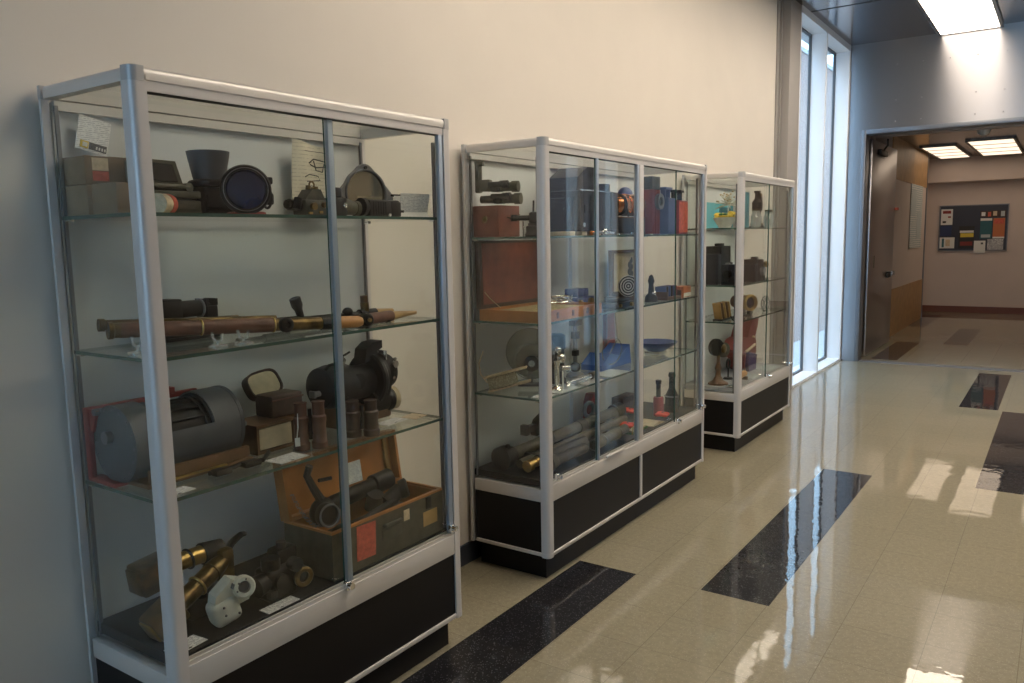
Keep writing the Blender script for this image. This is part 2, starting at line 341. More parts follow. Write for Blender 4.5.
# right wall with a matching window bay
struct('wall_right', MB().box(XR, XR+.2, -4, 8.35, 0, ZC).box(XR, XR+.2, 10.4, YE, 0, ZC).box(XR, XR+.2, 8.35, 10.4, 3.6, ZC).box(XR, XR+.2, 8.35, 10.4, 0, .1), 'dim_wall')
f2 = struct('window_2', MB().box(XR-.02, XR+.15, 8.35, 8.41, .1, 3.6).box(XR-.02, XR+.15, 9.30, 9.45, .1, 3.6).box(XR-.02, XR+.15, 10.34, 10.4, .1, 3.6), 'white')
MB().box(XR+.09, XR+.096, 8.41, 9.30, .1, 3.6).build('window_pane', 'glass', f2)
MB().box(XR+.09, XR+.096, 9.45, 10.34, .1, 3.6).build('window_pane', 'glass', f2)
# wall behind the camera, with a window
struct('wall_back', MB().box(-.2, .6, -4.1, -4, 0, ZC).box(3.2, XR+.2, -4.1, -4, 0, ZC).box(.6, 3.2, -4.1, -4, 3.0, ZC).box(.6, 3.2, -4.1, -4, 0, 1.2), 'wall')
f3 = struct('window_3', MB().box(.6, .66, -4.08, -3.98, 1.2, 3.0).box(3.14, 3.2, -4.08, -3.98, 1.2, 3.0).box(1.87, 1.93, -4.08, -3.98, 1.2, 3.0), 'white')
MB().box(.66, 1.87, -4.05, -4.044, 1.2, 3.0).build('window_pane', 'glass', f3)
MB().box(1.93, 3.14, -4.05, -4.044, 1.2, 3.0).build('window_pane', 'glass', f3)
# room beyond the opening
ZF = 2.95
struct('wall_far', MB().box(-1.5, XR+1, YB, YB+.15, 0, ZF), 'farwall')
struct('wall_passage', MB().box(.0, .215, 12.75, 16.3, 0, ZF), 'farwall')
struct('trim_7', MB().box(.215, .225, 12.78, 16.28, .0, .72).box(.215, .225, 12.78, 16.28, 2.35, ZF), 'wood')
struct('trim_8', MB().box(.20, .235, 16.28, 16.33, 0, ZF), 'midgrey')
struct('wall_recess', MB().box(-.1, .0, YE+.18, YB, 0, ZF), 'farwall')
struct('wall_far_right', MB().box(XR, XR+.15, YE+.18, YB, 0, ZF), 'farwall')
struct('baseboard_far', MB().box(-.1, XR, YB-.015, YB, 0, .12), 'base_red')
struct('ceiling_far', MB().box(-.1, XR+.1, YE+.18, YB, ZF, ZF+.1), 'steel_ceil')
struct('trim_9', MB().box(-.1, XR, YB-.25, YB, 2.5, ZF).box(-.0, XR, YE+1.9, YE+1.96, ZF-.06, ZF), 'farwall')
# outdoors
def brick_building():
    t = thing('brick_building', 'pinkish brick building seen outside through the tall windows', 'building', -5.5, 14, -.3, world=True)
    MB().box(-3, 0, -14, 60, -3, 8.05).build('facade', 'brick', t)
    MB().box(-3.1, .06, -14.1, 60.1, 8.05, 8.2).build('parapet', 'midgrey', t)
brick_building()
t = thing('brick_building', 'added unseen brick building that darkens reflections of the opposite corridor window', 'building', 9.5, 0, -.3, world=True)  # added out of view to dim the window reflection in the case glass
MB().box(0, 3, -6, 40, 0, 6.5).build('facade', 'brick', t)
MB().box(-.05, 3.1, -6.1, 40.1, 6.5, 6.65).build('parapet', 'midgrey', t)
struct('ground', MB().box(-30, -.25, -20, 90, -2.4, -2.3).box(XR+.2, 30, -20, 40, -.4, -.3), 'ground')

# ceiling lamps
def ceiling_lamp(label, x0, x1, y0, y1, z, dm, group=None, n=2):
    t = thing('ceiling_light', label, 'ceiling light', (x0+x1)/2, (y0+y1)/2, z, world=True, group=group)
    hx, hy = (x1-x0)/2, (y1-y0)/2
    f = MB().box(-hx-.02, -hx+.012, -hy-.02, hy+.02, -.03, 0).box(hx-.012, hx+.02, -hy-.02, hy+.02, -.03, 0).box(-hx, hx, -hy-.02, -hy+.012, -.03, 0).box(-hx, hx, hy-.012, hy+.02, -.03, 0)
    for k in range(1, n): yy = -hy+2*hy*k/n; f.box(-hx, hx, yy-.01, yy+.01, -.03, 0)
    f.build('frame', 'midgrey', t)
    for k in range(n):
        a = -hy+2*hy*k/n+.012; b = -hy+2*hy*(k+1)/n-.012
        MB().box(-hx+.012, hx-.012, a, b, -.022, -.004).build('diffuser', dm, t)
    return t
ceiling_lamp('bright ceiling light fixture in front of the steel header', 1.05, 1.64, 8.63, 10.44, ZC, 'diff')
for lb, ya in (('between the second and third display cases', 6.5), ('above the long middle display case', 4.3), ('above the first display case', 2.1)):
    ceiling_lamp('ceiling light fixture over the corridor ' + lb, 1.05, 1.64, ya, ya+1.8, ZC, 'diff')
for lb, ya in (('opposite the second and third display cases', 6.5), ('opposite the long middle display case', 4.3), ('opposite the first display case', 2.1)):  # second row, added out of view to brighten the corridor
    ceiling_lamp('added unseen fill light over the right side ' + lb, 2.7, 3.29, ya, ya+1.8, ZC, 'diff')
ceiling_lamp('large louvred ceiling light in the room beyond the doorway', 1.0, 1.62, 14.3, 17.2, ZF, 'diff2', n=4)
ceiling_lamp('left louvred ceiling light in the room beyond the doorway', .30, .80, 14.8, 17.3, ZF, 'diff2', n=4)
ceiling_lamp('right louvred ceiling light in the room beyond the doorway', 2.0, 2.6, 14.3, 17.2, ZF, 'diff2', n=4)
def downlight(label, x, y):
    t = thing('downlight', label, 'ceiling light', x, y, ZF, world=True)
    MB().lathe([(.10, -.012), (.10, 0), (.085, 0), (.085, -.012)]).build('ring', 'chrome', t)
    MB().cyl((0, 0, -.009), (0, 0, -.004), .083).build('diffuser', 'down', t)
downlight('small recessed round light nearer the open steel door', .56, 12.35)
downlight('small recessed round light above the middle of the doorway', 1.33, 12.6)
s_ = MB().cyl((0, 0, -.06), (0, 0, 0), .07, .09).ball((0, 0, -.06), (.05, .05, .03))
single('smoke_detector', s_, 'white', 'round smoke detector on ceiling beyond doorway beside the recessed light', 'smoke detector', 1.33, 12.95, ZF)
# the open steel door leaf
def steel_door():
    t = thing('steel_door', 'open grey steel door leaf folded back beside the doorway', 'door', .315, 10.85, 0, world=True)
    MB().box(-.045, 0, 0, 1.72, .015, 2.72, bev=.004).build('leaf', 'door_steel', t)
    h = MB().box(0, .035, 1.22, 1.40, .95, 1.03, bev=.01).build('push_plate', 'rubber', t)
    MB().box(.0, .05, 1.45, 1.62, .97, 1.03, bev=.008).build('push_bar', 'steel', t)
    MB().box(.0, .004, .33, .37, 1.12, 1.28).build('yellow_sticker', 'olive_lt', t)
    MB().box(.0, .05, .3, .75, 2.55, 2.62, bev=.01).tube([(.03, .5, 2.6), (.12, .3, 2.66), (.16, .05, 2.7)], .012).build('door_closer', 'black', t)
    MB().cyl((.0, 1.70, 1.9), (.05, 1.70, 1.9), .02).build('catch', 'redlbl', t)
steel_door()
# wall sheet in the passage
t = thing('wall_poster', 'pale printed map sheet taped on the passage wall beyond the steel door', 'poster', .227, 14.55, 1.3, world=True)
MB().box(-.001, .003, 0, 1.25, 0, 1.05).build('sheet', paper_lines('map_print', (.62, .63, .60), (.25, .33, .36), 9, 'Z', .55), t)
MB().box(.003, .005, .1, .55, .55, .95).box(.003, .005, .7, 1.1, .15, .6).build('printed_panel', 'skyp', t)
# bulletin board on the far wall
def bulletin():
    t = thing('bulletin_board', 'dark grey felt bulletin board with pinned notices on the far wall', 'notice board', .29, YB, 1.2, world=True)
    MB().box(0, 1.13, -.03, 0, 0, .85, bev=.012).build('board', 'felt', t)
    MB().box(0, 1.13, -.034, -.0, -.012, .006).box(0, 1.13, -.034, 0, .844, .862).box(-.012, .006, -.034, 0, -.012, .862).box(1.124, 1.142, -.034, 0, -.012, .862).build('frame', 'midgrey', t)
bulletin()
def notice(label, x0, x1, z0, z1, base, bits, name='notice'):
    t = thing(name, label, 'notice', .29+x0, YB-.034, 1.2+z0, world=True)
    w, h = x1-x0, z1-z0
    MB().box(0, w, -.003, 0, 0, h).build('sheet', base, t)
    for (a, b, c, d, m) in bits:
        MB().box(a*w, b*w, -.0045, -.003, c*h, d*h).build('printed_block', m, t)
notice('white notice with red heading, top left of the bulletin board', .02, .22, .49, .79, 'paper', [(.15, .85, .72, .9, 'red'), (.6, .85, .45, .55, 'red'), (.15, .45, .12, .25, 'ink')])
notice('navy blue notice between two white sheets at the board left edge', .02, .21, .28, .47, 'navy', [])
notice('pale printed sheet at the lower left corner of the board', .0+.015, .27, .04, .25, 'paper', [(.15, .3, .1, .9, 'tealp'), (.4, .7, .2, .8, 'cream_lbl')])
notice('dark poster with yellow and red print in the middle of the board', .34, .60, .04, .46, 'ink', [(.1, .95, .5, .68, 'yellow'), (.05, .95, .70, .80, 'paper'), (.1, .9, .12, .3, 'camred')])
notice('wide dark picture strip at the top right of the board', .68, 1.10, .62, .74, 'dleather', [(.05, .2, .2, .8, 'paper'), (.3, .42, .1, .8, 'redlbl'), (.5, .65, .2, .9, 'cream_lbl'), (.8, .95, .1, .9, 'skyp')])
notice('dark teal leaflet beside the orange one on the board', .69, .88, .22, .60, 'tealp', [(.1, .9, .05, .2, 'skyp'), (0, 1, .88, 1, 'paper')])
notice('orange leaflet on the right side of the board', .90, 1.09, .22, .60, 'orange', [(.1, .9, .72, .95, 'redlbl'), (0, 1, 0, .08, 'paper')])
notice('white sheet overhanging the bottom edge of the board', .60, .79, -.05, .18, 'paper', [(.6, .8, .7, .85, 'grey')])
notice('landscape white sheet at the lower right of the board', .82, 1.08, .01, .21, 'cardtxt', [])

# ================================================================ DISPLAY CASES
X0, XF, H = .02, .4755, 2.016
def rounded_post(sx, sy, w=.042, r=.018):
    """square post section with its outer corner rounded; outer corner at origin, body towards (-sx, -sy)"""
    pts = [(-w*sx, -w*sy), (-w*sx, 0), (-r*sx, 0)]
    for k in range(1, 6):
        a = PI/2*k/6; pts.append(((-r+r*math.sin(a))*sx, (-r+r*math.cos(a))*sy))
    pts += [(0, -r*sy), (0, -w*sy)]
    return pts
def display_case(label, y0, y1, shelves, splits, doors, deck):
    """built in world axes with its base corner at (X0, y0)"""
    t = thing('display_case', label, 'display case', X0, y0, 0, world=True)
    D = XF-X0; Lh = y1-y0
    ZB, ZP, ZG, ZGF = .119, .380, .437, .470
    for (x, sx) in ((0, -1), (D, 1)):
        for (y, sy) in ((0, -1), (Lh, 1)):
            pts = [(x+a, y+b) for a, b in rounded_post(sx, sy, .042 if sx > 0 else .020, .018 if sx > 0 else .010)]
            MB().prism(pts, ZB, H-.02, 'z').build('post', 'alu', t)
            pc = [(x+a*1.06+sx*.0015, y+b*1.06+sy*.0015) for a, b in rounded_post(sx, sy, .036 if sx > 0 else .022, .02 if sx > 0 else .012)]
            MB().prism(pc, H-.036, H+.0005, 'z').build('corner_cap', 'cap', t); MB().prism(pc, ZB-.003, ZB+.018, 'z').build('foot_cap', 'alu', t)
    # top rails, rounded outside edge
    def rail(ax, a0, a1, edge, s, zt, h, wd, name='top_rail', m='alu_rail', r=.016):
        prof = [(edge-s*wd, zt-h), (edge, zt-h), (edge, zt-r)]
        for k in range(1, 6):
            a = PI/2*k/6; prof.append((edge-s*(r-r*math.cos(a)), zt-r+r*math.sin(a)))
        prof += [(edge-s*r, zt), (edge-s*wd, zt)]
        MB().prism(prof, a0, a1, ax).build(name, m, t)
    rail('y', .034, Lh-.034, D, 1, H, .032, .036); rail('y', .034, Lh-.034, 0, -1, H, .032, .03)
    rail('x', .034, D-.034, 0, -1, H, .036, .03); rail('x', .034, D-.034, Lh, 1, H, .036, .03)
    MB().box(D-.036, D-.003, .042, Lh-.042, H-.058, H-.032).build('upper_door_track', 'alu', t)
    MB().box(D-.033, D-.008, .045, Lh-.045, H-.060, H-.058).build('track_gasket', 'rubber', t)
    MB().box(.012, .03, .03, Lh-.03, H-.062, H-.036).build('inner_top_rail', 'alu_rail', t)
    MB().box(.035, D-.035, .03, Lh-.03, H-.012, H-.007).build('top_glass', 'glass', t)
    # lower rails
    MB().box(D-.036, D-.001, .042, Lh-.042, ZP, ZGF-.012, bev=.002).box(D-.03, D-.024, .042, Lh-.042, ZGF-.012, ZGF).box(D-.010, D-.004, .042, Lh-.042, ZGF-.012, ZGF).build('lower_door_track', 'alu_rail', t)
    for a, b in ((.001, .030), (Lh-.030, Lh-.001)):
        MB().box(.034, D-.04, a, b, ZP, ZG, bev=.002).build('side_rail', 'alu_rail', t)
        MB().box(.034, D-.04, a, b, ZB, ZB+.018, bev=.004).build('bottom_rail', 'alu_rail', t)
        MB().box(.034, D-.04, a+.006, b-.006, ZB+.018, ZP).build('side_panel', 'laminate', t)
        MB().box(.034, D-.04, a+.012, a+.018, ZG, H-.036).build('side_glass', 'glass', t)
    MB().box(D-.03, D, .042, Lh-.042, ZB, ZB+.018, bev=.004).build('bottom_rail', 'alu_rail', t)
    edges = [.042]
    for sp in splits:
        c = sp-y0; edges += [c-.012, c+.012]
        MB().box(D-.034, D-.001, c-.012, c+.012, ZB+.018, ZP).build('panel_divider', 'alu', t)
        MB().box(D-.038, D-.001, c-.024, c+.024, ZGF, H-.058, bev=.004).box(.01, .03, c-.02, c+.02, ZG, H-.075).build('centre_post', 'alu', t)
    edges.append(Lh-.042)
    for k in range(0, len(edges), 2):
        MB().box(D-.025, D-.007, edges[k], edges[k+1], ZB+.018, ZP).build('front_panel', 'laminate', t)
    MB().box(.03, D-.045, .045, Lh-.045, 0, ZB).build('plinth', 'laminate', t)
    MB().box(.013, D-.037, .0305, Lh-.0305, ZG+.005, .473).box(.01, D-.036, .03, Lh-.03, ZB, ZB+.01).build('deck', deck, t)
    MB().box(.004, .012, .03, Lh-.03, ZB, H-.04).build('back_panel', 'backp', t)
    # glass shelves with green edges
    for z in shelves:
        o = MB().box(.03, D-.045, .024, Lh-.024, z-.010, z)
        for f in o.bm.faces:
            o.bm.normal_update()
            if abs(f.normal.z) < .5: f.material_index = 1
        o.build('shelf', ['shelf', 'edge'], t, smooth=False)
        for yy in (.034, Lh-.034):
            for xx in (.05, D-.07): MB().box(xx-.012, xx+.012, yy-.008, yy+.008, z-.016, z-.0075, bev=.002).build('shelf_clip', 'chrome', t)
    for yy in (.034, Lh-.034):
        MB().box(.026, .034, yy-.006, yy+.004, ZG, H-.05).build('shelf_standard', 'midgrey', t)
        MB().box(D-.062, D-.052, yy-.006, yy+.004, ZG, H-.08).build('shelf_standard', 'midgrey', t)
    # sliding glass doors: (start, end, track offset, stile side)
    for (a, b, off, st) in doors:
        a -= y0; b -= y0
        g = MB().box(D-off-.003, D-off+.003, a, b, ZGF-.008, H-.055)
        g.bm.normal_update()
        for f in g.bm.faces:
            if abs(f.normal.x) < .5: f.material_index = 1
        dr = g.build('sliding_door', ['glass', 'edge'], t, smooth=False)
        for s in st:
            e = a if s in 'Aa' else b
            q = 1 if s in 'Aa' else -1
            MB().box(D-off-.008, D-off+.008, min(e+q*.004, e+q*.026), max(e+q*.004, e+q*.026), ZGF-.004, H-.058, bev=.002).build('door_stile', 'channel', dr)
    return t
case1 = display_case('nearest display case, two sliding doors, with brass scopes and an open wooden chest', 1.123, 2.348, (.905+.006, 1.291, 1.666), [],
    [(1.165, 1.792, .026, 'b'), (1.742, 2.306, .011, 'b')], 'deck')
case2 = display_case('long middle display case with two pairs of sliding doors', 2.987, 4.911, (.854, 1.2, 1.591), [3.963],
    [(3.03, 3.50, .026, ''), (3.46, 3.939, .011, 'ab'), (3.987, 4.47, .026, ''), (4.44, 4.868, .011, 'b')], 'deck')
case3 = display_case('farthest display case beside the tall window', 5.585, 6.895, (.954, 1.219, 1.631), [],
    [(5.628, 6.26, .026, ''), (6.22, 6.852, .011, 'b')], 'deck_light')
def lock(case, y, z, off=.0):
    y0 = case.location.y; D = XF-X0
    MB().box(D-off, D-off+.018, y-y0-.012, y-y0+.012, z, z+.03, bev=.003).cyl((D-off+.018, y-y0, z+.017), (D-off+.032, y-y0, z+.017), .011).build('lock', 'chrome', case)
lock(case1, 2.285, .475, .006); lock(case1, 1.742, .452, .006)
lock(case2, 3.06, .475, .006); lock(case2, 4.85, .475, .006); lock(case2, 4.46, .455, .006)
lock(case3, 6.84, .475, .006); lock(case3, 6.27, .455, .006)
C2Y = 2.987
MB().box(XF-X0, XF-X0+.012, .55, .75, .462, .474, bev=.003).build('door_pull', 'alu', case2)

#ITEMS
# ---------------- case 1, top shelf
Z1 = 1.6665
def cardboard(label, x, y, dx, dy, dz, z, m, lbl, rot=0):
    t = thing('cardboard_box', label, 'box', x, y, z, rot, 'small brown cardboard boxes on the top shelf')
    MB().box(0, dy, 0, dx, 0, dz, bev=.002).build('carton', m, t)
    MB().box(-.0008, dy+.0008, -.0008, dx+.0008, dz*.78, dz*.785).box(dy*.3, dy*.7, -.001, dx*.4, dz-.0005, dz+.0006).build('lid_flap', 'cardb2', t)
    for (a, b, c, d, mm) in lbl:
        MB().box(a, b, -.0012, -.0004, c, d).build('paper_label', mm, t)
cardboard('brown box under the stacked box, in the left rear corner of the shelf', .160, 1.165, .125, .16, .082, Z1, 'cardb2', [])
cardboard('taller-looking brown box standing beside the tan one, under the labelled box', .298, 1.168, .122, .10, .082, Z1, 'cardb', [])
cardboard('long brown box with cream and red labels stacked on two other boxes', .158, 1.165, .12, .235, .077, Z1+.0835, 'cardb',
          [(.02, .065, .038, .072, 'cream_lbl'), (.02, .065, .010, .036, 'redlbl'), (.12, .155, .02, .055, 'cream_lbl')])
def leaning_card(name, label, w, h, x, y, z, lean, rot, m, logo=None, roll=0):
    t = thing(name, label, 'card', x, y, z, rot)
    T = RX(lean) @ RY(roll)
    MB().box(0, w, -.001, .001, 0, h, T=T).build('sheet', m, t)
    if logo: logo(t, T, w, h)
    return t
def logo1(t, T, w, h):
    MB().box(.012, w*.38, -.0022, -.001, .006, .026, T=T).build('yellow_block', 'yellow', t)
    g = MB().box(w*.40, w*.95, -.0022, -.001, .006, .026, T=T); g.build('grey_block', 'grey', t)
    g = MB()
    for k in range(5): g.box(.02+w*.4+k*.008, .024+w*.4+k*.008, -.0032, -.002, .010, .018, T=T)
    g.box(.018, .032, -.0032, -.002, .010, .022, T=T); g.build('white_lettering', 'paper', t)
card = paper_lines('card_small_print', (.86, .86, .84), (.5, .5, .52), 60, 'Z', .72)
leaning_card('information_card', 'tilted white card with yellow and grey emblem on the back panel above the boxes', .092, .095, .058, 1.195, 1.858, 0, 0, card, logo1, roll=.22)
# field telephone-like sighting instrument
def sight_instrument():
    t = thing('sighting_instrument', 'olive metal sighting instrument with a slanted black window on its hood', 'instrument', .218, 1.272, Z1)
    MB().box(0, .168, -.05, .055, 0, .042, bev=.005).box(0, .165, -.055, .055, .048, .068, bev=.004).box(.015, .155, -.045, .05, .04, .05).build('body', 'olive', t)
    MB().box(.02, .15, -.058, -.054, .018, .030).build('worn_strip', 'olive_lt', t)
    MB().prism([(0, .070), (.120, .070), (.095, .150), (0, .152)], -.045, .05, 'y').build('hood', 'olive', t)
    MB().prism([(.010, .095), (.098, .092), (.084, .140), (.010, .143)], -.0475, -.044, 'y').build('window', 'blackglass', t)
    MB().cyl((0, -.05, .080), (.128, -.05, .078), .007).cyl((.128, -.056, .078), (.128, .0, .078), .013).build('hinge', 'olive_lt', t)
sight_instrument()
def red_can():
    t = thing('round_tin', 'small round tin with red and cream label lying in front of the olive instrument', 'tin', .345, 1.272, Z1+.027)
    MB().cyl((-.02, -.0, 0), (.03, .03, 0), .027).build('tin', 'cream_lbl', t)
    MB().cyl((.012, .018, 0), (.0325, .0315, 0), .0275).build('red_label', 'redlbl', t)
red_can()
def hooded_viewer():
    t = thing('hooded_viewer', 'dark instrument with a wide flared rubber hood on top of its base', 'instrument', .22, 1.505, Z1)
    MB().box(-.052, .055, -.045, .045, 0, .085, bev=.008).box(-.045, .04, -.05, -.045, .02, .06).build('body', 'black', t)
    MB().lathe([(.030, .085), (.060, .088), (.062, .100), (.058, .104), (.046, .108)]).build('flange', 'blk_crackle', t)
    MB().lathe([(.043, .104), (.047, .112), (.060, .178), (.062, .190), (.058, .191), (.055, .180), (.043, .115), (0, .114)]).build('rubber_hood', 'grey', t)
hooded_viewer()
def big_lens():
    t = thing('large_lens', 'large round black lens with painted blue reflection on a red ring base', 'lens', .34, 1.54, Z1, -.62)
    T = Matrix.Translation((0, 0, .072))
    MB().lathe([(0, .012), (.056, .012), (.056, 0), (.068, .002), (.072, .010), (.072, .03), (.066, .036), (.060, .05), (.060, .068), (.05, .072), (.05, .08), (0, .08)], (0, -.05, 0), (0, 1, 0), 40, T=T).build('barrel', 'black', t)
    MB().lathe([(0, .002), (.03, .004), (.0565, .010), (.0565, .013), (0, .013)], (0, -.0495, 0), (0, 1, 0), 40, T=T).build('glass_element', 'lens', t)
    MB().torus((0, -.045, .072), .0615, .0045, (0, 1, 0), 40).build('front_ring', 'midgrey', t)
    MB().box(.055, .078, -.02, .02, .09, .11, bev=.004).box(.058, .08, .0, .035, .03, .065, bev=.006).torus((.06, .0, .05), .03, .004, (1, .4, 0)).build('focus_lugs', 'blk_crackle', t)
    MB().lathe([(.052, 0), (.056, .002), (.056, .007), (.05, .009), (0, .009)], (0, .01, 0)).build('red_base', 'red', t)
big_lens()
def old_sheet():
    t = thing('illustrated_sheet', 'tall cream printed sheet with line drawings, curling against the back panel', 'paper', .066, 1.95, Z1)
    m = MB(); bm = m.bm; n = 10; w, h = .19, .282
    for sgn in (0, 1):
        g = [[bm.verts.new((w*i/n, .006*math.sin(i*.9+j*.35)-.012*(j/n)+sgn*.0009, h*j/n - (.03*i/n if j == n else 0))) for j in range(n+1)] for i in range(n+1)]
        for i in range(n):
            for j in range(n): bm.faces.new((g[i][j], g[i+1][j], g[i+1][j+1], g[i][j+1]))
    m.build('sheet', 'oldpaper', t)
    d = MB()
    d.tube([(.07, -.016, .2), (.09, -.017, .215), (.14, -.018, .208), (.15, -.017, .19), (.10, -.016, .185), (.075, -.016, .195)], .0022, 5)
    d.tube([(.09, -.017, .21), (.1, -.017, .175), (.13, -.017, .17), (.14, -.017, .2)], .002, 5)
    d.tube([(.05, -.014, .15), (.07, -.014, .16), (.11, -.015, .155), (.12, -.014, .14), (.06, -.013, .135)], .0018, 5)
    d.tube([(.05, -.012, .11), (.08, -.013, .12), (.12, -.013, .105), (.07, -.012, .1), (.052, -.012, .107)], .0018, 5)
    d.tube([(.05, -.018, .243), (.17, -.020, .238)], .0012, 4)
    d.build('line_drawings', 'ink', t)
old_sheet()
def field_camera():
    t = thing('mechanical_camera', 'worn olive and brass mechanical camera with knobs, in front of the cream sheet', 'camera', .33, 1.72, Z1)
    MB().box(.03, .125, -.03, .035, 0, .052, bev=.008).prism([(.035, .05), (.12, .05), (.10, .085), (.065, .085)], -.025, .025, 'y').build('body', 'olive', t)
    MB().cyl((-.012, 0, .035), (.03, 0, .033), .018).cyl((-.022, 0, .036), (-.010, 0, .036), .014).cyl((.0, -.02, .02), (.01, -.02, .055), .013).build('objective', 'black', t)
    MB().cyl((.06, -.04, .03), (.06, -.03, .03), .012).cyl((.105, -.042, .035), (.105, -.03, .035), .010).cyl((.07, 0, .085), (.07, 0, .098), .008).cyl((.10, 0, .08), (.10, 0, .095), .009).torus((.085, -.0, .1), .01, .003, (0, 1, 0)).build('knobs', 'brass_d', t)
    MB().box(.04, .055, -.034, -.029, .005, .012).box(.085, .098, -.034, -.029, .008, .016).build('plates', 'brass', t)
field_camera()
def handheld_cam():
    t = thing('barrel_camera', 'dark camera with short tapered barrel pointing toward the black cylinder', 'camera', .34, 1.865, Z1)
    MB().box(0, .06, -.028, .03, 0, .062, bev=.008).box(.01, .045, -.02, .02, .06, .095, bev=.008).build('body', 'blk_crackle', t)
    MB().cyl((.055, 0, .035), (.115, -.005, .028), .03, .022).cyl((.11, -.005, .028), (.125, -.006, .027), .025).build('barrel', 'olive', t)
    MB().cyl((.045, -.032, .036), (.045, -.027, .036), .007).torus((.045, -.032, .036), .007, .0015, (0, 1, 0), 16, 6).build('dial', 'silver', t)
handheld_cam()
def dark_cyl():
    t = thing('black_eyepiece_block', 'black ribbed box-shaped eyepiece standing in front of the round mirror', 'instrument', .355, 1.995, Z1)
    MB().box(.015, .165, -.032, .03, 0, .058, bev=.007).cyl((.0, 0, .033), (.02, 0, .033), .031).box(.12, .168, -.034, .032, .002, .052, bev=.003).build('body', 'blk_crackle', t)
    m = MB()
    for k in range(6): m.box(.03+k*.012, .036+k*.012, -.0345, -.03, .008, .05)
    m.build('ribs', 'black', t)
    MB().cyl((.11, -.036, .006), (.11, -.03, .006), .005).build('white_screw', 'paper', t)
dark_cyl()
def round_mirror():
    t = thing('round_mirror', 'tan round mirror glass in a grey triangular metal frame', 'mirror', .255, 2.12, Z1+.009, -.12)
    pts = []
    for k in range(29):
        a = -.35+(PI+.7)*k/28; pts.append((.092*math.cos(a), .075+.092*math.sin(a)))
    outer = [(.115, 0), (.115, .075), (.025, .172), (.008, .183), (-.008, .183), (-.025, .172), (-.115, .075), (-.115, 0)]
    m = MB(); bm = m.bm; R_, cz = .083, .078
    # plate with a round hole: quads between the outer outline and the circle
    n = 48; lo = []
    def outl(a):
        d = Vector((math.cos(a), math.sin(a))); best = 9
        P = outer
        for i in range(len(P)):
            p = Vector((P[i][0], P[i][1]-cz)); q = Vector((P[(i+1) % len(P)][0], P[(i+1) % len(P)][1]-cz)); e = q-p
            den = d.x*e.y-d.y*e.x
            if abs(den) < 1e-9: continue
            tt = (p.x*e.y-p.y*e.x)/den; uu = (p.x*d.y-p.y*d.x)/den
            if tt > 0 and -1e-6 <= uu <= 1+1e-6: best = min(best, tt)
        return d*max(best, R_+.004)
    rings = []
    for yv, kind in ((-.008, 0), (-.008, 1), (.008, 1), (.008, 0)):
        ring = []
        for k in range(n):
            a = 2*PI*k/n; p = outl(a) if kind else Vector((math.cos(a), math.sin(a)))*R_
            ring.append(bm.verts.new((p.x, yv, p.y+cz)))
        rings.append(ring)
    for a, b in zip(rings, rings[1:]+rings[:1]):
        for k in range(n): bm.faces.new((a[k], a[(k+1) % n], b[(k+1) % n], b[k]))
    m.build('frame', 'midgrey', t)
    MB().cyl((0, -.003, cz), (0, .003, cz), R_+.001, seg=48).build('mirror_glass', 'mirror', t)
    t.scale = (1.08, 1, 1.0)
    MB().torus((0, -.009, cz), R_, .004, (0, 1, 0), 48).build('inner_ring', 'grey', t)
    MB().cyl((0, -.012, .169), (0, -.006, .169), .006).box(-.135, -.105, -.014, .014, .05, .085, bev=.005).box(.105, .15, -.02, .014, .07, .078, bev=.003).build('mounting_lugs', 'black', t)
round_mirror()
def placard(label, w, h, x, y, z, rot, tent=True, m='cardtxt', group=None):
    t = thing('information_card', label, 'card', x, y, z, rot, group)
    if tent:
        MB().box(0, w, -.001, .001, 0, h, T=RX(.22)).build('front_sheet', card, t)
        MB().box(0, w, -.001, .001, -.002, h*.96, T=RX(-.35, (0, 0, h*.97)) @ Matrix.Translation((0, h*.24, 0))).build('back_sheet', 'paper', t)
        MB().box(w*.06, w*.16, -.0024, -.001, h*.1, h*.25, T=RX(.22)).build('printed_emblem', 'ink', t)
    else:
        MB().box(0, w, 0, h, 0, .0015).build('sheet', m, t)
        MB().box(w*.4, w*.5, h*.04, h*.12, .0015, .0022).build('printed_emblem', 'ink', t)
    return t
placard('white folded card on the top shelf beside the black eyepiece block', .148, .082, .37, 2.167, Z1+.0045, -.05)
t = thing('yellow_capped_vial', 'small grey vial with yellow cap behind the folded white card', 'bottle', .19, 2.292, Z1)
MB().lathe([(.0, 0), (.020, 0), (.021, .075), (.014, .088), (0, .088)]).build('vial', 'midgrey', t)
MB().lathe([(.012, .088), (.012, .112), (.010, .116), (0, .116)]).build('cap', 'yellow', t)

# ---------------- case 1, second shelf: telescopes on clear stands
Z2 = 1.2915
def acrylic_stand(label, x, y, h, w=.05):
    t = thing('clear_stand', label, 'stand', x, y, Z2, 0, 'clear acrylic cradles under the long telescopes')
    MB().lathe([(0, 0), (w*.55, 0), (w*.55, .004), (.012, .007), (0, .007)]).build('foot', 'acrylic', t)
    MB().tube([(0, w*.5, h+.012), (0, w*.38, h*.75), (0, 0, h*.55), (0, -w*.38, h*.75), (0, -w*.5, h+.012)], .004).cyl((0, 0, .005), (0, 0, h*.55), .004).build('cradle', 'acrylic', t)
acrylic_stand('clear cradle at the left end of the brass telescope', .285, 1.20, .032)
acrylic_stand('clear cradle under the leather-covered tube beside the corner post', .365, 1.395, .026)
acrylic_stand('clear cradle next to the second one, under the brass-edged tube', .375, 1.475, .026)
acrylic_stand('clear cradle under the peach wood section of the brass telescope', .35, 1.94, .022, .04)
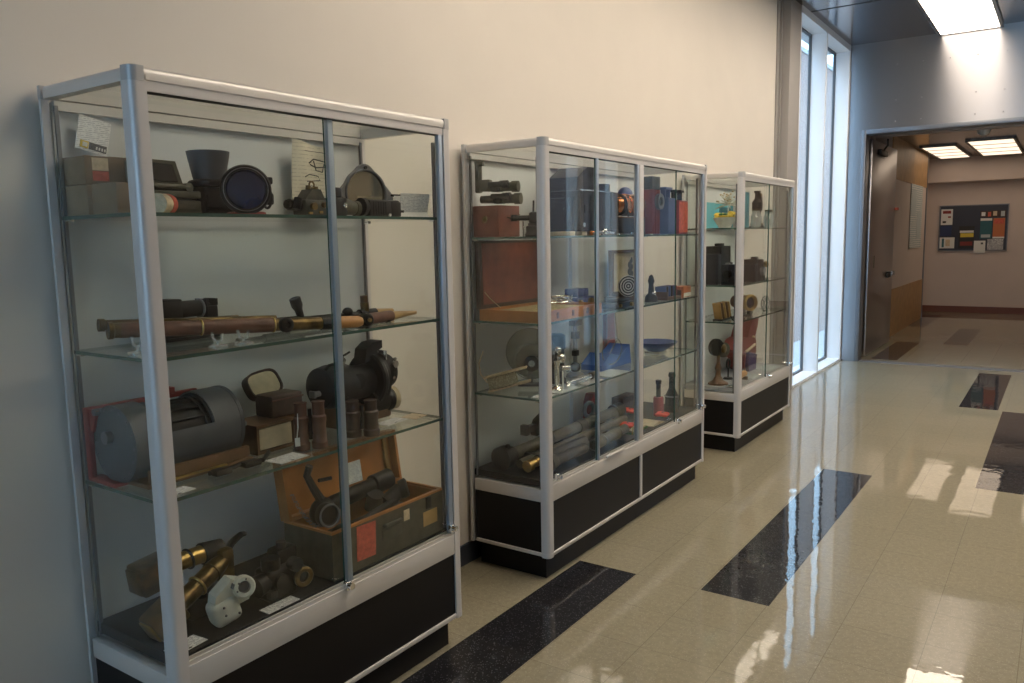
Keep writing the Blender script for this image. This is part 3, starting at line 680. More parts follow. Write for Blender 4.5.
def long_telescope():
    t = thing('brass_telescope', 'long brass and brown leather telescope lying on clear cradles at the shelf front', 'telescope', .375, 1.193, Z2+.060)
    A = Vector((0, .16, 0)); D = Vector((1, -.285, -.049)).normalized()
    P = lambda s: A+D*s
    def seg(a, b, r0, r1, m, name):
        MB().cyl(P(a), P(b), r0, r1, 28).build(name, m, t)
    MB().lathe([(.019, 0), (.024, .0), (.024, .012), (.021, .014), (.021, .25), (.0, .25)], P(-.03), D).build('front_tube', 'brass_d', t)
    seg(.0, .33, .0215, .0215, 'leather', 'leather_cover')
    seg(.22, .44, .0225, .0225, 'leather', 'middle_sleeve')
    seg(.44, .60, .0205, .0205, 'brass_d', 'brass_tube')
    MB().torus(P(.44), .0215, .003, D).torus(P(.22), .022, .003, D).build('brass_collars', 'brass', t)
    o2 = Vector((0, .016, .015)); MB().cyl(P(-.045)+o2, P(.46)+o2, .014).cyl(P(-.045)+o2, P(-.03)+o2, .018).build('upper_tube', 'brass_d', t)
    q = P(.47); n = Vector((-.1, -1, 0)).normalized()
    MB().lathe([(0, .0), (.022, .0), (.024, .004), (.024, .016), (.019, .019), (.010, .019), (.008, .015), (0, .015)], q+n*.012, n).build('focus_knob', 'black', t)
    seg(.60, .635, .023, .023, 'black', 'joint_ring')
    MB().lathe([(0, 0), (.019, 0), (.0205, .02), (.0195, .10), (.014, .115), (0, .117)], P(.635), D).build('wooden_handle', 'peach', t)
long_telescope()
def black_scope():
    t = thing('black_mounted_scope', 'black sighting scope on a purple-brown block behind the brass telescope', 'telescope', .125, 1.34, Z2)
    MB().box(.0, .215, -.03, .03, .0, .012, bev=.003).box(.02, .19, -.026, .026, .012, .028).build('base', 'black', t)
    MB().box(.0, .215, -.032, .03, .028, .062, bev=.005).build('mount_block', 'leather', t)
    MB().box(.0, .085, -.036, .036, .062, .128, bev=.004).build('housing', 'black', t)
    MB().cyl((.085, 0, .094), (.165, 0, .094), .026).build('barrel', 'black', t)
    MB().torus((.166, 0, .094), .0265, .004, (1, 0, 0)).build('silver_ring', 'midgrey', t)
    MB().box(.172, .212, -.03, .03, .062, .100, bev=.004).box(.172, .18, -.03, .03, .1, .122).box(.203, .212, -.03, .03, .1, .122).cyl((.165, 0, .09), (.20, 0, .09), .018).build('eyepiece_bracket', 'black', t)
    MB().cyl((.215, 0, .045), (.30, -.005, .043), .017).build('brass_end', 'brass_d', t)
black_scope()
def rod_scope():
    t = thing('black_rod_telescope', 'slim black telescope with upright eyecups and a tan wooden tail behind the brass one', 'telescope', .15, 1.62, Z2+.0265)
    D = Vector((1, -.06, -.012)).normalized(); P = lambda s: D*s
    MB().cyl(P(0), P(.52), .011).cyl(P(.10), P(.26), .015).cyl(P(.0), P(.03), .014).build('tube', 'black', t)
    MB().cyl(P(.19)+Vector((0, -.012, -.012)), P(.52)+Vector((0, -.012, -.012)), .008).build('lower_tube', 'olive', t)
    MB().lathe([(0, 0), (.012, 0), (.014, .03), (.020, .045), (.020, .072), (.016, .074), (0, .07)], P(.255)+Vector((0, 0, .008)), (-.35, 0, 1)).build('eyecup', 'blk_crackle', t)
    MB().lathe([(0, 0), (.016, 0), (.016, .035), (.0, .035)], P(.55)+Vector((0, 0, .008)), (-.05, 0, 1)).build('upright_eyepiece', 'brass_d', t)
    MB().cyl(P(.55)+Vector((-.002, 0, .04)), P(.55)+Vector((-.004, 0, .068)), .014).build('eyepiece_cap', 'brownw', t)
    MB().cyl(P(.52), P(.60), .018).ball(P(.46)+Vector((0, -.005, .012)), (.022, .018, .018)).build('prism_housing', 'black', t)
    MB().cyl(P(.60)+Vector((0, 0, .004)), P(.69)+Vector((0, 0, .002)), .012, .009).build('tan_tail', 'tan', t)
rod_scope()
def tan_scope():
    t = thing('wooden_telescope', 'short telescope with brown grip and tapered tan wood end near the case end', 'telescope', .365, 1.985, Z2+.0225)
    D = Vector((1, .13, -.01)).normalized(); P = lambda s: D*s
    MB().cyl(P(.02), P(.15), .020).build('brown_grip', 'leather', t)
    MB().lathe([(0, 0), (.017, 0), (.015, .03), (.009, .12), (.007, .16), (0, .16)], P(.15), D).build('tapered_end', 'tan', t)
    MB().lathe([(0, 0), (.022, 0), (.0225, .005), (.0225, .02), (.018, .026), (.010, .026), (.008, .021), (0, .021)], (0, .0, 0), (-.25, -1, 0)).ball((0, .01, 0), .022).build('focus_wheel', 'black', t)
    MB().cyl((0, -.020, 0), (-.006, -.029, 0), .007).build('wheel_hub', 'brass', t)
    MB().box(-.02, .02, -.01, .03, -.0225, -.012, bev=.004).box(.11, .13, -.0, .04, -.0225, -.008, bev=.003).build('rest', 'black', t)
tan_scope()

# ---------------- case 1, third shelf
Z3 = .9115
def drum_device():
    t = thing('drum_instrument', 'large dark grey horizontal drum with riveted ends, open middle and brown wooden base', 'instrument', .185, 1.169, Z3)
    R_ = .112; c = .118
    def arcseg(a0, a1, x0, x1, r0, r1, n=20):
        pts = [(r1*math.cos(a0+(a1-a0)*k/n), c+r1*math.sin(a0+(a1-a0)*k/n)) for k in range(n+1)]+[(r0*math.cos(a1+(a0-a1)*k/n), c+r0*math.sin(a1+(a0-a1)*k/n)) for k in range(n+1)]
        m = MB()
        lo = [m.bm.verts.new((x0, p, q)) for p, q in pts]; hi = [m.bm.verts.new((x1, p, q)) for p, q in pts]
        N_ = len(pts)
        for k in range(N_): m.bm.faces.new((lo[k], hi[k], hi[(k+1) % N_], lo[(k+1) % N_]))
        for k in range(n): a, b, c2, d = k, k+1, N_-2-k, N_-1-k; m.bm.faces.new((lo[a], lo[b], lo[c2], lo[d])); m.bm.faces.new((hi[d], hi[c2], hi[b], hi[a]))
        return m
    f = [(R_*math.cos(2*PI*k/48), c+R_*math.sin(2*PI*k/48)) for k in range(48)]
    e = [(max(-R_, min(R_, p)), max(.012, q)) for p, q in f]
    MB().prism(e, 0, .012, 'x').build('end_plate', 'grey', t)
    MB().prism(e, .34, .352, 'x').build('end_plate', 'grey', t)
    arcseg(-.15*PI, 1.35*PI, .012, .07, R_-.004, R_-.001).build('drum_band', 'grey', t)
    arcseg(-.15*PI, 1.35*PI, .25, .34, R_-.004, R_-.001).build('drum_band', 'grey', t)
    arcseg(PI*.92, PI*1.35, .07, .25, R_-.004, R_-.001).build('front_skirt', 'grey', t)
    MB().cyl((.05, 0, c), (.30, 0, c), .085, seg=40).build('inner_drum', 'black', t)
    m = MB()
    for k in range(7):
        a = .15+k*.4; m.cyl((.10, -.092*math.cos(a), c+.092*math.sin(a)), (.25, -.092*math.cos(a), c+.092*math.sin(a)), .004, seg=8)
    m.torus((.25, 0, c), .1, .006, (1, 0, 0)).torus((.235, 0, c), .094, .004, (1, 0, 0)).torus((.10, 0, c), .1, .004, (1, 0, 0)).build('cage_rods', 'blk_crackle', t)
    r = MB()
    for k in range(16):
        a = 2*PI*k/16; z = c+.1*math.sin(a)
        if z > .02: r.ball((-.001, .1*math.cos(a), z), .0032, seg=8)
    r.build('rivets', 'midgrey', t)
    MB().box(.02, .37, -.118, .06, .0, .014, bev=.003).box(.03, .36, -.116, -.10, .014, .05, bev=.003).build('wooden_base', 'brownw', t)
    MB().box(.03, .27, -.125, -.116, .010, .016).build('brass_edge', 'brass', t)
    MB().box(-.02, .34, .105, .125, .198, .214, bev=.003).box(.19, .25, .085, .125, .214, .235, bev=.003).build('red_rail', 'red', t)
    MB().box(-.02, -.003, .100, .122, .0, .21, bev=.003).prism([(.06, .21), (.12, .21), (.118, .185), (.105, .15), (.09, .145)], -.012, -.004, 'x').box(-.02, .02, -.02, .12, 0, .012, bev=.003).build('red_bracket', 'red', t)
    MB().cyl((-.016, .07, .205), (.01, .07, .205), .010).cyl((-.018, .02, c+.02), (.0, .02, c+.02), .018).build('bolts', 'midgrey', t)
    MB().cyl((.352, -.02, .11), (.39, -.03, .105), .006).box(.38, .405, -.05, -.02, .095, .112, bev=.003).build('crank', 'midgrey', t)
    MB().box(.352, .372, -.06, .06, .02, .09, bev=.003).build('bearing_block', 'brownw', t)
drum_device()
placard('white card lying flat in front of the drum instrument', .095, .05, .415, 1.175, Z3, .12, False)
placard('white card lying flat in front of the cream-lined box', .115, .075, .415, 1.555, Z3, .05, False)
placard('white card lying flat in front of the black aerial camera', .12, .06, .345, 2.10, Z3, .1, False)
placard('yellowed card lying flat at the end of the shelf under the cream ring', .075, .07, .36, 2.235, Z3, .1, False, 'cream_lbl')
t = thing('leather_strap', 'black coiled strap lying on the shelf under the drum', 'strap', .35, 1.36, Z3+.002)
MB().tube([(0, .02, .006), (.05, .0, .008), (.11, .01, .012), (.17, -.01, .010), (.21, .02, .014), (.24, .05, .01)], .007).box(.0, .055, -.02, .012, 0, .02, bev=.005).box(.10, .16, -.02, .015, 0, .018, bev=.005).build('strap', 'black', t)
def leather_case():
    t = thing('leather_case', 'small dark leather case with open cream-lined lid, standing on a box', 'case', .19, 1.675, Z3+.096)
    MB().box(0, .13, -.045, .045, 0, .075, bev=.008).build('body', 'dleather', t)
    MB().box(.0, .13, -.048, -.044, .058, .062).build('seam', 'leather', t)
    def oval(w, h, n=24): return [(w*math.copysign(abs(math.cos(2*PI*k/n))**.6, math.cos(2*PI*k/n)), h*math.copysign(abs(math.sin(2*PI*k/n))**.6, math.sin(2*PI*k/n))) for k in range(n)]
    T = Matrix.Translation((.052, .052, .104)) @ Matrix.Rotation(-.5, 4, 'X') @ Matrix.Rotation(-.12, 4, 'Y')
    lid = MB(); bm = lid.bm
    rs = [[bm.verts.new((u, y, v)) for u, v in oval(w, h)] for w, h, y in ((.062, .042, .0), (.068, .048, -.002), (.068, .048, .03), (.055, .035, .034))]
    rs0 = [bm.verts.new((u, .010, v)) for u, v in oval(.060, .040)]
    rs = [rs0]+rs
    for a, b in zip(rs, rs[1:]):
        for k in range(24): bm.faces.new((a[k], a[(k+1) % 24], b[(k+1) % 24], b[k]))
    bm.faces.new(rs[-1]); bmesh.ops.transform(bm, matrix=T, verts=bm.verts[:]); lid.build('lid', 'dleather', t)
    MB().prism(oval(.061, .041), .004, .010, 'y', T=T).build('lid_lining', 'cream', t)
leather_case()
def cream_box():
    t = thing('lined_wooden_box', 'brown wooden box lying on its side with a cream lined interior', 'box', .27, 1.582, Z3, .03)
    w, h, d = .16, .095, .14
    MB().box(0, w, 0, d, 0, .009).box(0, w, 0, d, h-.009, h).box(0, .009, 0, d, .009, h-.009).box(w-.009, w, 0, d, .009, h-.009).box(.009, w-.009, d-.009, d, .009, h-.009).build('shell', 'brownw', t)
    MB().box(.012, w-.014, .003, .012, .012, h-.013, bev=.003).build('lining', 'cream', t)
    MB().box(w, w+.07, .02, d-.0, 0, .095, bev=.004).build('side_block', 'brownw', t)
cream_box()
def binocular(label, x, y, z, rot, h, r, mat1, tag=False):
    t = thing('prism_binocular', label, 'binoculars', x, y, z, rot, 'brown binoculars standing upright under the aerial camera')
    for s in (-1, 1):
        MB().lathe([(0, 0), (r*1.12, 0), (r*1.15, .02), (r, .025), (r*.97, h*.55), (r*1.05, h*.57), (r*1.05, h*.68), (r*.85, h*.72), (r*.85, h*.95), (r*.95, h), (r*.7, h*.99), (0, h*.97)], (s*r*1.25, 0, 0)).build('barrel', mat1, t)
    MB().cyl((0, 0, h*.2), (0, 0, h*.85), r*.28).box(-r*.5, r*.5, -.006, .006, h*.3, h*.36).box(-r*.5, r*.5, -.006, .006, h*.65, h*.7).build('hinge', 'black', t)
    if tag:
        MB().tube([(-r*1.8, -r*.8, h*.8), (-r*1.9, -r*1.2, h*.5), (-r*2.1, -r*1.2, h*.3)], .0015, 5).box(-r*2.4, -r*1.7, -r*1.3, -r*1.2, h*.12, h*.3).build('string_tag', 'paper', t)
binocular('brown leather binoculars with a small white string tag, beside the lined box', .345, 1.735, Z3, -.55, .155, .023, 'leather', True)
binocular('plain brown binoculars standing before the black aerial camera body', .37, 1.945, Z3, -.75, .125, .025, 'dleather')
def aerial_camera():
    t = thing('aerial_camera', 'large black aerial camera with round magazine, side handle and cream lens ring', 'camera', .19, 1.93, Z3)
    MB().lathe([(0, 0), (.03, .0), (.072, .02), (.080, .06), (.080, .13), (.068, .16), (.062, .22), (.066, .25), (0, .25)], (-.03, 0, .155), (1, 0, -.03), 36).build('body', 'blk_crackle', t)
    MB().lathe([(0, 0), (.098, 0), (.104, .008), (.104, .022), (.098, .03), (.098, .045), (.088, .05), (0, .05)], (.215, 0, .150), (1, 0, -.05), 40).build('front_flange', 'black', t)
    MB().lathe([(0, 0), (.056, 0), (.066, .02), (.066, .05), (.05, .058), (0, .058)], (.262, -.015, .175), (1, 0, .0), 32).build('gear_cover', 'blk_crackle', t)
    MB().prism([(.19, .22), (.20, .27), (.235, .292), (.285, .296), (.285, .268), (.26, .258), (.262, .24)], -.03, .03, 'y').build('top_hood', 'black', t)
    MB().box(.255, .262, -.075, -.035, .225, .262, bev=.002).box(.262, .267, -.055, -.03, .12, .25).cyl((.30, -.085, .205), (.30, -.075, .205), .014).cyl((.30, -.083, .225), (.30, -.075, .225), .006).cyl((.29, -.082, .155), (.29, -.072, .155), .006).build('silver_fittings', 'silver', t)
    MB().cyl((.055, -.03, .225), (.055, -.045, .255), .020).ball((.055, -.046, .258), .012).build('winding_knob', 'silver', t)
    MB().tube([(.055, -.045, .262), (.08, -.045, .268), (.10, -.045, .275)], .004).box(.02, .045, -.06, -.03, .21, .222).build('knob_lever', 'black', t)
    MB().cyl((-.06, -.02, .14), (-.02, -.02, .142), .010).box(-.065, -.055, -.035, -.005, .13, .155, bev=.003).build('rear_pin', 'midgrey', t)
    MB().tube([(.0, -.02, .22), (-.005, -.05, .24), (.03, -.06, .245), (.05, -.05, .235)], .006).build('carry_strap', 'black', t)
    MB().box(.03, .10, -.05, .05, 0, .08, bev=.006).box(.14, .30, -.05, .05, 0, .06, bev=.006).build('stand', 'brownw', t)
    MB().lathe([(0, 0), (.045, 0), (.045, .02), (.04, .025), (0, .025)], (.286, -.03, .065), (1, -.1, 0)).cyl((.20, -.03, .07), (.29, -.03, .068), .042).build('lens_barrel', 'black', t)
    MB().lathe([(.030, 0), (.044, 0), (.044, .022), (.030, .022)], (.310, -.033, .066), (1, -.1, 0)).build('cream_ring', 'cream', t)
    MB().cyl((.12, -.07, .165), (.12, -.06, .165), .03).cyl((.05, -.082, .10), (.05, -.05, .10), .02).build('side_caps', 'black', t)
aerial_camera()

# ---------------- case 1, deck
Z0 = .4735
def wooden_chest():
    t = thing('wooden_chest', 'olive painted chest with orange varnished interior and its lid open', 'chest', .430, 1.728, Z0)
    L_, Dp, h, w = .565, .235, .165, .012
    MB().box(0, L_, 0, w, 0, h-.008).box(0, L_, Dp-w, Dp, 0, h-.008).box(0, w, w, Dp-w, 0, h-.008).box(L_-w, L_, w, Dp-w, 0, h-.008).box(w, L_-w, w, Dp-w, 0, .01).build('box', 'olive', t)
    MB().box(0, L_, 0, w, h-.008, h).box(0, L_, Dp-w, Dp, h-.008, h).box(0, w, w, Dp-w, h-.008, h).box(L_-w, L_, w, Dp-w, h-.008, h).box(w, L_-w, w, w+.003, .01, h-.008).box(w, L_-w, Dp-w-.003, Dp-w, .01, h-.008)\
        .box(w, w+.003, w+.003, Dp-w-.003, .01, h-.008).box(L_-w-.003, L_-w, w+.003, Dp-w-.003, .01, h-.008).build('wooden_lining', 'orange_wood', t)
    T = Matrix.Translation((0, Dp-.03, h)) @ Matrix.Rotation(-.14, 4, 'X')
    hl = .205
    MB().box(0, L_, .035, .047, 0, hl).box(0, w, 0, .035, 0, hl).box(L_-w, L_, 0, .035, 0, hl).box(w, L_-w, 0, .035, hl-w, hl).box(w, L_-w, 0, .035, 0, w).build('lid', 'orange_wood', t).matrix_local = T
    MB().box(L_-.055, L_-.035, .02, .034, .05, hl-.02, bev=.004).build('lid_batten', 'tan', t).matrix_local = T
    c = MB().box(.285, .385, .030, .034, .045, .125); c.build('paper_notice', card, t).matrix_local = T
    g = MB()
    for k in range(16):
        a = k/15; p = Vector((.016, Dp-.03-.12*a, h+.09-.09*a-.02*math.sin(PI*a)))
        g.torus(p, .006, .0015, (0, (1 if k % 2 else 0), (0 if k % 2 else 1)), 10, 5)
    g.build('lid_chain', 'midgrey', t)
    MB().box(.105, .195, -.0015, -.0004, .035, .156, T=Matrix.Rotation(.04, 4, 'Y')).build('red_tag', 'redlbl', t)
    MB().box(.345, .375, -.0015, -.0004, .10, .14).build('torn_label', 'cream_lbl', t)
    MB().box(.45, .53, -.0015, -.0004, .045, .10).build('brown_tag', 'tan', t)
    MB().tube([(.24, -.001, .115), (.24, -.012, .118), (.32, -.012, .118), (.32, -.001, .115)], .006).box(.23, .33, -.006, 0, .06, .10, bev=.004).build('carry_handle', 'olive', t)
    MB().box(.465, .495, -.006, 0, .11, .155, bev=.003).box(.06, .075, -.005, 0, .07, .14, bev=.002).build('latch', 'black', t)
wooden_chest()
def chest_periscope():
    t = thing('angled_sight', 'black telescope sight with rubber eyecups resting inside the open chest', 'telescope', .305, 1.89, Z0+.0108)
    t.scale = (1.12, 1.0, 1.15)
    MB().lathe([(0, 0), (.024, 0), (.026, .02), (.026, .20), (.034, .205), (.034, .285), (.028, .29), (0, .285)], (-.02, .04, .155), (1, .04, .045), 28).build('barrel', 'black', t)
    MB().ball((-.06, .02, .15), (.045, .04, .045)).lathe([(0, 0), (.036, 0), (.036, .03), (.031, .04), (.026, .03), (0, .028)], (-.075, -.01, .152), (-.25, -1, .1), 28).build('prism_head', 'black', t)
    MB().torus((-.086, -.048, .157), .033, .003, (-.25, -1, .1)).torus((-.04, -.075, .075), .036, .003, (-.25, -1, .1)).build('eyecup_rings', 'midgrey', t)
    MB().lathe([(0, 0), (.038, 0), (.038, .04), (.032, .05), (.026, .04), (0, .038)], (-.03, -.03, .075), (-.25, -1, .1), 28).build('lower_eyecup', 'black', t)
    MB().tube([(-.06, .02, .18), (-.085, .03, .23), (-.10, .04, .27), (-.095, .03, .30)], [.016, .013, .012, .012]).tube([(-.07, .02, .25), (-.02, .02, .245)], .006).build('curved_arm', 'blk_crackle', t)
    MB().box(-.05, .30, -.06, .04, .0, .085, bev=.012).cyl((.0, -.06, .1), (.20, -.05, .125), .013).build('mount', 'black', t)
    MB().cyl((.17, -.03, .12), (.23, -.04, .15), .026).lathe([(0, 0), (.03, 0), (.032, .025), (.026, .03), (0, .026)], (.23, -.04, .15), (.8, -.7, .3), 24).cyl((.155, .02, .10), (.155, .0, .15), .03).build('end_knobs', 'blk_crackle', t)
chest_periscope()
def brass_bino():
    t = thing('brass_twin_periscope', 'aged brass and black folding twin-tube periscope with square lens heads', 'instrument', .25, 1.232, Z0+.007)
    MB().box(-.08, .02, -.04, .04, -.045, .045, bev=.008, T=Matrix.Translation((.03, .04, .155)) @ Matrix.Rotation(-.12, 4, 'Y')).build('square_head', 'brass_d', t)
    MB().box(-.088, -.078, -.033, .033, -.036, .036, bev=.004, T=Matrix.Translation((.03, .04, .155)) @ Matrix.Rotation(-.12, 4, 'Y')).build('head_window', 'brass_d', t)
    MB().cyl((.04, .04, .158), (.16, .03, .160), .026, .028, 28).build('upper_tube', 'brass', t)
    MB().torus((.115, .033, .159), .029, .004, (1, 0, .1)).torus((.16, .03, .160), .030, .004, (1, 0, .0)).cyl((.16, .03, .160), (.225, .025, .158), .034, .030).build('upper_tube_end', 'blk_crackle', t)
    MB().tube([(.02, .0, .17), (.035, -.035, .165), (.04, -.01, .13)], .004).build('head_clamp', 'black', t)
    MB().box(-.05, .05, -.035, .035, -.04, .04, bev=.007, T=Matrix.Translation((-.02, -.045, .050)) @ Matrix.Rotation(-.5, 4, 'Y')).build('square_head', 'brass_d', t)
    MB().box(-.056, -.048, -.028, .028, -.032, .032, bev=.004, T=Matrix.Translation((-.02, -.045, .050)) @ Matrix.Rotation(-.5, 4, 'Y')).build('head_window', 'brass', t)
    MB().cyl((.01, -.045, .062), (.155, -.02, .115), .027, .029, 28).build('lower_tube', 'brass_d', t)
    MB().torus((.10, -.03, .095), .030, .004, (1, .15, .36)).build('lower_collar', 'brass', t)
    MB().cyl((.155, -.02, .115), (.23, -.0, .14), .032, .022).box(.19, .235, -.03, .03, .06, .17, bev=.012).build('hinge_block', 'brass_d', t)
    MB().tube([(.22, .0, .15), (.26, .02, .165), (.29, .01, .185), (.31, .02, .178)], [.014, .012, .01, .008]).build('clamp_lever', 'black', t)
    MB().box(.06, .28, -.05, .05, 0, .05, bev=.012).cyl((.12, -.02, .02), (.12, -.02, .1), .015).build('foot', 'black', t)
brass_bino()
def white_gadget():
    t = thing('white_enamel_sight', 'small chipped white enamel sighting device lying on the case floor', 'instrument', .376, 1.372, Z0+.0095, -.2)
    body = MB()
    body.box(-.055, .03, -.035, .035, .0, .075, bev=.02, seg=4, T=RY(-.25, (0, 0, 0)))
    body.lathe([(.018, 0), (.030, 0), (.033, .006), (.033, .032), (.028, .038), (.018, .038)], (.034, -.010, .092), (-.2, -.9, .25), 32)
    body.prism([(-.06, .03), (.05, .05), (.06, .10), (.0, .125), (-.05, .085)], -.02, .03, 'y')
    body.build('casting', 'white_enamel', t)
    MB().cyl((.032, -.010, .094), (.029, -.030, .099), .0175, seg=24).box(-.035, .0, -.036, -.02, .095, .11, T=RY(.3)).build('dark_opening', 'grey', t)
    m = MB()
    for k in range(6):
        a = 2*PI*k/6+.3; m.ball((.027+.024*math.cos(a), -.045, .101+.024*math.sin(a)), .003, seg=8)
    for (a, b) in ((-.03, .03), (.01, .025), (-.035, .055)): m.ball((a, -.037, b), .004, seg=8)
    m.build('screws', 'grey', t)
white_gadget()
def dark_inst():
    t = thing('black_geared_sight', 'dark mechanical sight with a brass eyepiece ring on the floor in front of the chest', 'instrument', .36, 1.565, Z0)
    MB().box(-.06, .05, -.03, .05, .0, .10, bev=.014, seg=3).cyl((-.03, 0, .1), (-.03, 0, .135), .03).cyl((-.09, .0, .06), (-.05, .0, .065), .035, .03).box(.0, .08, .0, .06, .07, .145, bev=.012).build('body', 'black', t)
    MB().cyl((-.02, -.045, .06), (-.02, -.03, .06), .026).cyl((.035, -.05, .10), (.035, -.02, .10), .022).cyl((.03, .02, .145), (.03, .02, .165), .016).box(-.07, -.04, -.045, -.02, .02, .045, bev=.006).build('knobs', 'blk_crackle', t)
    MB().cyl((.07, .0, .05), (.062, -.04, .05), .030, .033).build('eyepiece', 'black', t)
    MB().lathe([(.018, 0), (.033, 0), (.033, .008), (.028, .012), (.018, .010)], (.062, -.040, .05), (-.2, -1, 0)).build('eyepiece_ring', 'brass_d', t)
    MB().lathe([(0, 0), (.018, 0), (0, .001)], (.062, -.041, .05), (-.2, -1, 0)).build('eyepiece_glass', 'blackglass', t)
dark_inst()
placard('white card lying on the case floor below the brass twin periscope', .10, .06, .425, 1.165, Z0, .1, False)
placard('white card lying on the case floor in front of the black geared sight', .12, .045, .436, 1.46, Z0, .0, False)
# ================================================================ case 2, top shelf
Z1 = 1.5915
def red_box():
    t = thing('red_brown_box', 'red-brown leather covered box carrying a stack of olive scopes', 'box', .19, 3.04, Z1)
    MB().box(0, .175, 0, .148, 0, .145, bev=.004).box(-.002, .177, -.002, .15, .103, .106).build('body', 'maroon', t)
    MB().cyl((-.004, .075, .085), (0, .075, .085), .012).torus((-.006, .075, .078), .012, .002, (1, 0, 0)).build('lock', 'brass_d', t)
    MB().tube([(.07, -.003, .09), (.07, -.02, .085), (.14, -.02, .085), (.14, -.003, .09)], .004).build('handle', 'dleather', t)
red_box()
def stacked_scope(label, z, dx, brk):
    t = thing('stacked_scope', label, 'telescope', .178, 3.084+dx, z, -PI*.5+.25, 'olive scopes stacked on the red-brown box', False)
    # local X now points away from the wall
    MB().cyl((-.115, 0, .024), (-.02, 0, .024), .017, .020).cyl((-.02, 0, .024), (.055, 0, .024), .021).cyl((.055, 0, .024), (.085, 0, .024), .026).build('tube', 'olive', t)
    MB().cyl((-.05, -.03, .034), (.02, -.03, .034), .014).cyl((.02, -.03, .034), (.045, -.03, .034), .018).box(-.04, .0, -.04, .03, .002, .03, bev=.005).build('side_scope', 'black', t)
    if brk: MB().box(-.125, -.10, -.02, .02, .0, .14, bev=.006).box(-.125, -.085, -.02, .01, .125, .145, bev=.004).box(-.12, -.05, -.02, .02, .02, .06, bev=.006).build('bracket', 'olive', t)
    MB().ball((.0, -.0, .046), (.012, .012, .008)).build('knob', 'black', t)
for args in (('lower olive scope lying directly on the red-brown box', Z1+.151, .02, False), ('upper olive scope with upright bracket, topmost on the red-brown box', Z1+.205, .0, True)):
    stacked_scope(*args)
def small_transit():
    t = thing('transit_instrument', 'small black surveying instrument with tall angled arms beside the red-brown box', 'instrument', .31, 3.17, Z1, -.9)
    MB().lathe([(0, 0), (.05, 0), (.052, .008), (.045, .02), (.046, .045), (.036, .05), (.036, .06), (0, .06)]).box(-.03, .04, -.03, .03, .06, .112, bev=.008).build('body', 'black', t)
    MB().cyl((-.09, -.01, .085), (-.03, 0, .085), .012).cyl((-.115, -.012, .085), (-.09, -.01, .085), .015).build('small_telescope', 'black', t)
    MB().tube([(.02, 0, .11), (.035, 0, .16), (.05, 0, .24)], [.010, .009, .006]).tube([(-.01, .01, .11), (-.008, .01, .165)], .004).tube([(.045, 0, .11), (.055, 0, .15)], .006).build('arms', 'blk_crackle', t)
    MB().tube([(-.06, -.01, .07), (-.06, -.012, .0)], .003).torus((-.06, -.01, .04), .008, .003, (1, 0, 0)).build('screw_leg', 'chrome', t)
small_transit()
def big_camera():
    t = thing('bellows_camera', 'large box camera covered in navy black leatherette with a sloping hood', 'camera', .33, 3.50, Z1+.022)
    MB().box(-.015, .30, -.04, .22, 0, .20, bev=.005).box(-.045, -.01, .0, .19, 0, .165, bev=.006).build('body', 'navyblack', t)
    MB().prism([(.03, .20), (.05, .27), (.15, .325), (.255, .325), (.275, .20)], .01, .18, 'y').box(.28, .34, -.02, .18, .0, .245, bev=.006).build('hood', 'navyblack', t)
    MB().box(-.015, .30, -.042, -.039, .198, .204).box(.01, .03, -.043, -.04, .02, .04).build('metal_trim', 'silver', t)
    MB().box(.02, .07, -.044, -.040, .09, .13, bev=.004).build('latch', 'black', t)
big_camera()
for (lb, x, y, w, h, m) in (('pale straw coloured block supporting the near end of the large camera', .38, 3.40, .05, .021, 'cream'), ('pale straw block, second support under the large camera', .38, 3.52, .05, .021, 'cream'), ('orange-tan block supporting the far end of the large camera', .38, 3.66, .06, .021, 'tan')):
    single('camera_support', MB().box(0, w, 0, .16, 0, h, bev=.003), m, lb, 'block', x-.02, y, Z1, 0, 'blocks under the large camera')
def silver_tool():
    t = thing('shiny_instrument', 'small crumpled shiny silver instrument lying at the front of the top shelf', 'instrument', .40, 3.60, Z1+.0025)
    MB().cyl((0, 0, .014), (.10, .015, .012), .012, .009).ball((.10, .012, .016), .018).box(.12, .20, -.0, .03, 0, .016, bev=.005).build('body', 'silver', t)
    MB().cyl((-.04, .01, .01), (0, 0, .014), .01).build('tip', 'copper', t)
silver_tool()
def copper_camera():
    t = thing('copper_projector', 'black instrument with large polished copper barrel beside the navy camera', 'instrument', .33, 3.893, Z1)
    MB().box(-.05, .02, -.03, .17, .03, .225, bev=.005).box(-.05, .025, -.03, .17, .0, .03, bev=.003).build('body', 'black', t)
    MB().lathe([(0, 0), (.05, 0), (.055, .01), (.055, .16), (.062, .165), (.062, .32), (.058, .33), (0, .33)], (.02, .02, .165), (1, 0, 0), 36).build('copper_barrel', 'copper', t)
    MB().torus((.09, .02, .165), .057, .004, (1, 0, 0)).torus((.11, .02, .165), .057, .004, (1, 0, 0)).tube([(.1, -.02, .19), (.12, -.03, .15), (.15, -.025, .1)], .005).build('black_bands', 'rubber', t)
    MB().box(.02, .36, -.03, .12, .0, .095, bev=.005).build('lower_body', 'navyblack', t)
    MB().box(.02, .36, -.032, -.029, .093, .098).build('copper_edge', 'copper', t)
    MB().ball((.28, .06, .225), (.06, .04, .045)).build('blue_dome', 'blue_d', t)
copper_camera()
single('silver_spanner', MB().box(0, .13, 0, .02, 0, .006, bev=.002).cyl((.0, .01, 0), (.0, .01, .008), .018).cyl((.14, .01, 0), (.14, .01, .012), .012), 'silver',
       'flat silver tool lying in front of the copper-barrelled instrument', 'tool', .42, 3.83, Z1)
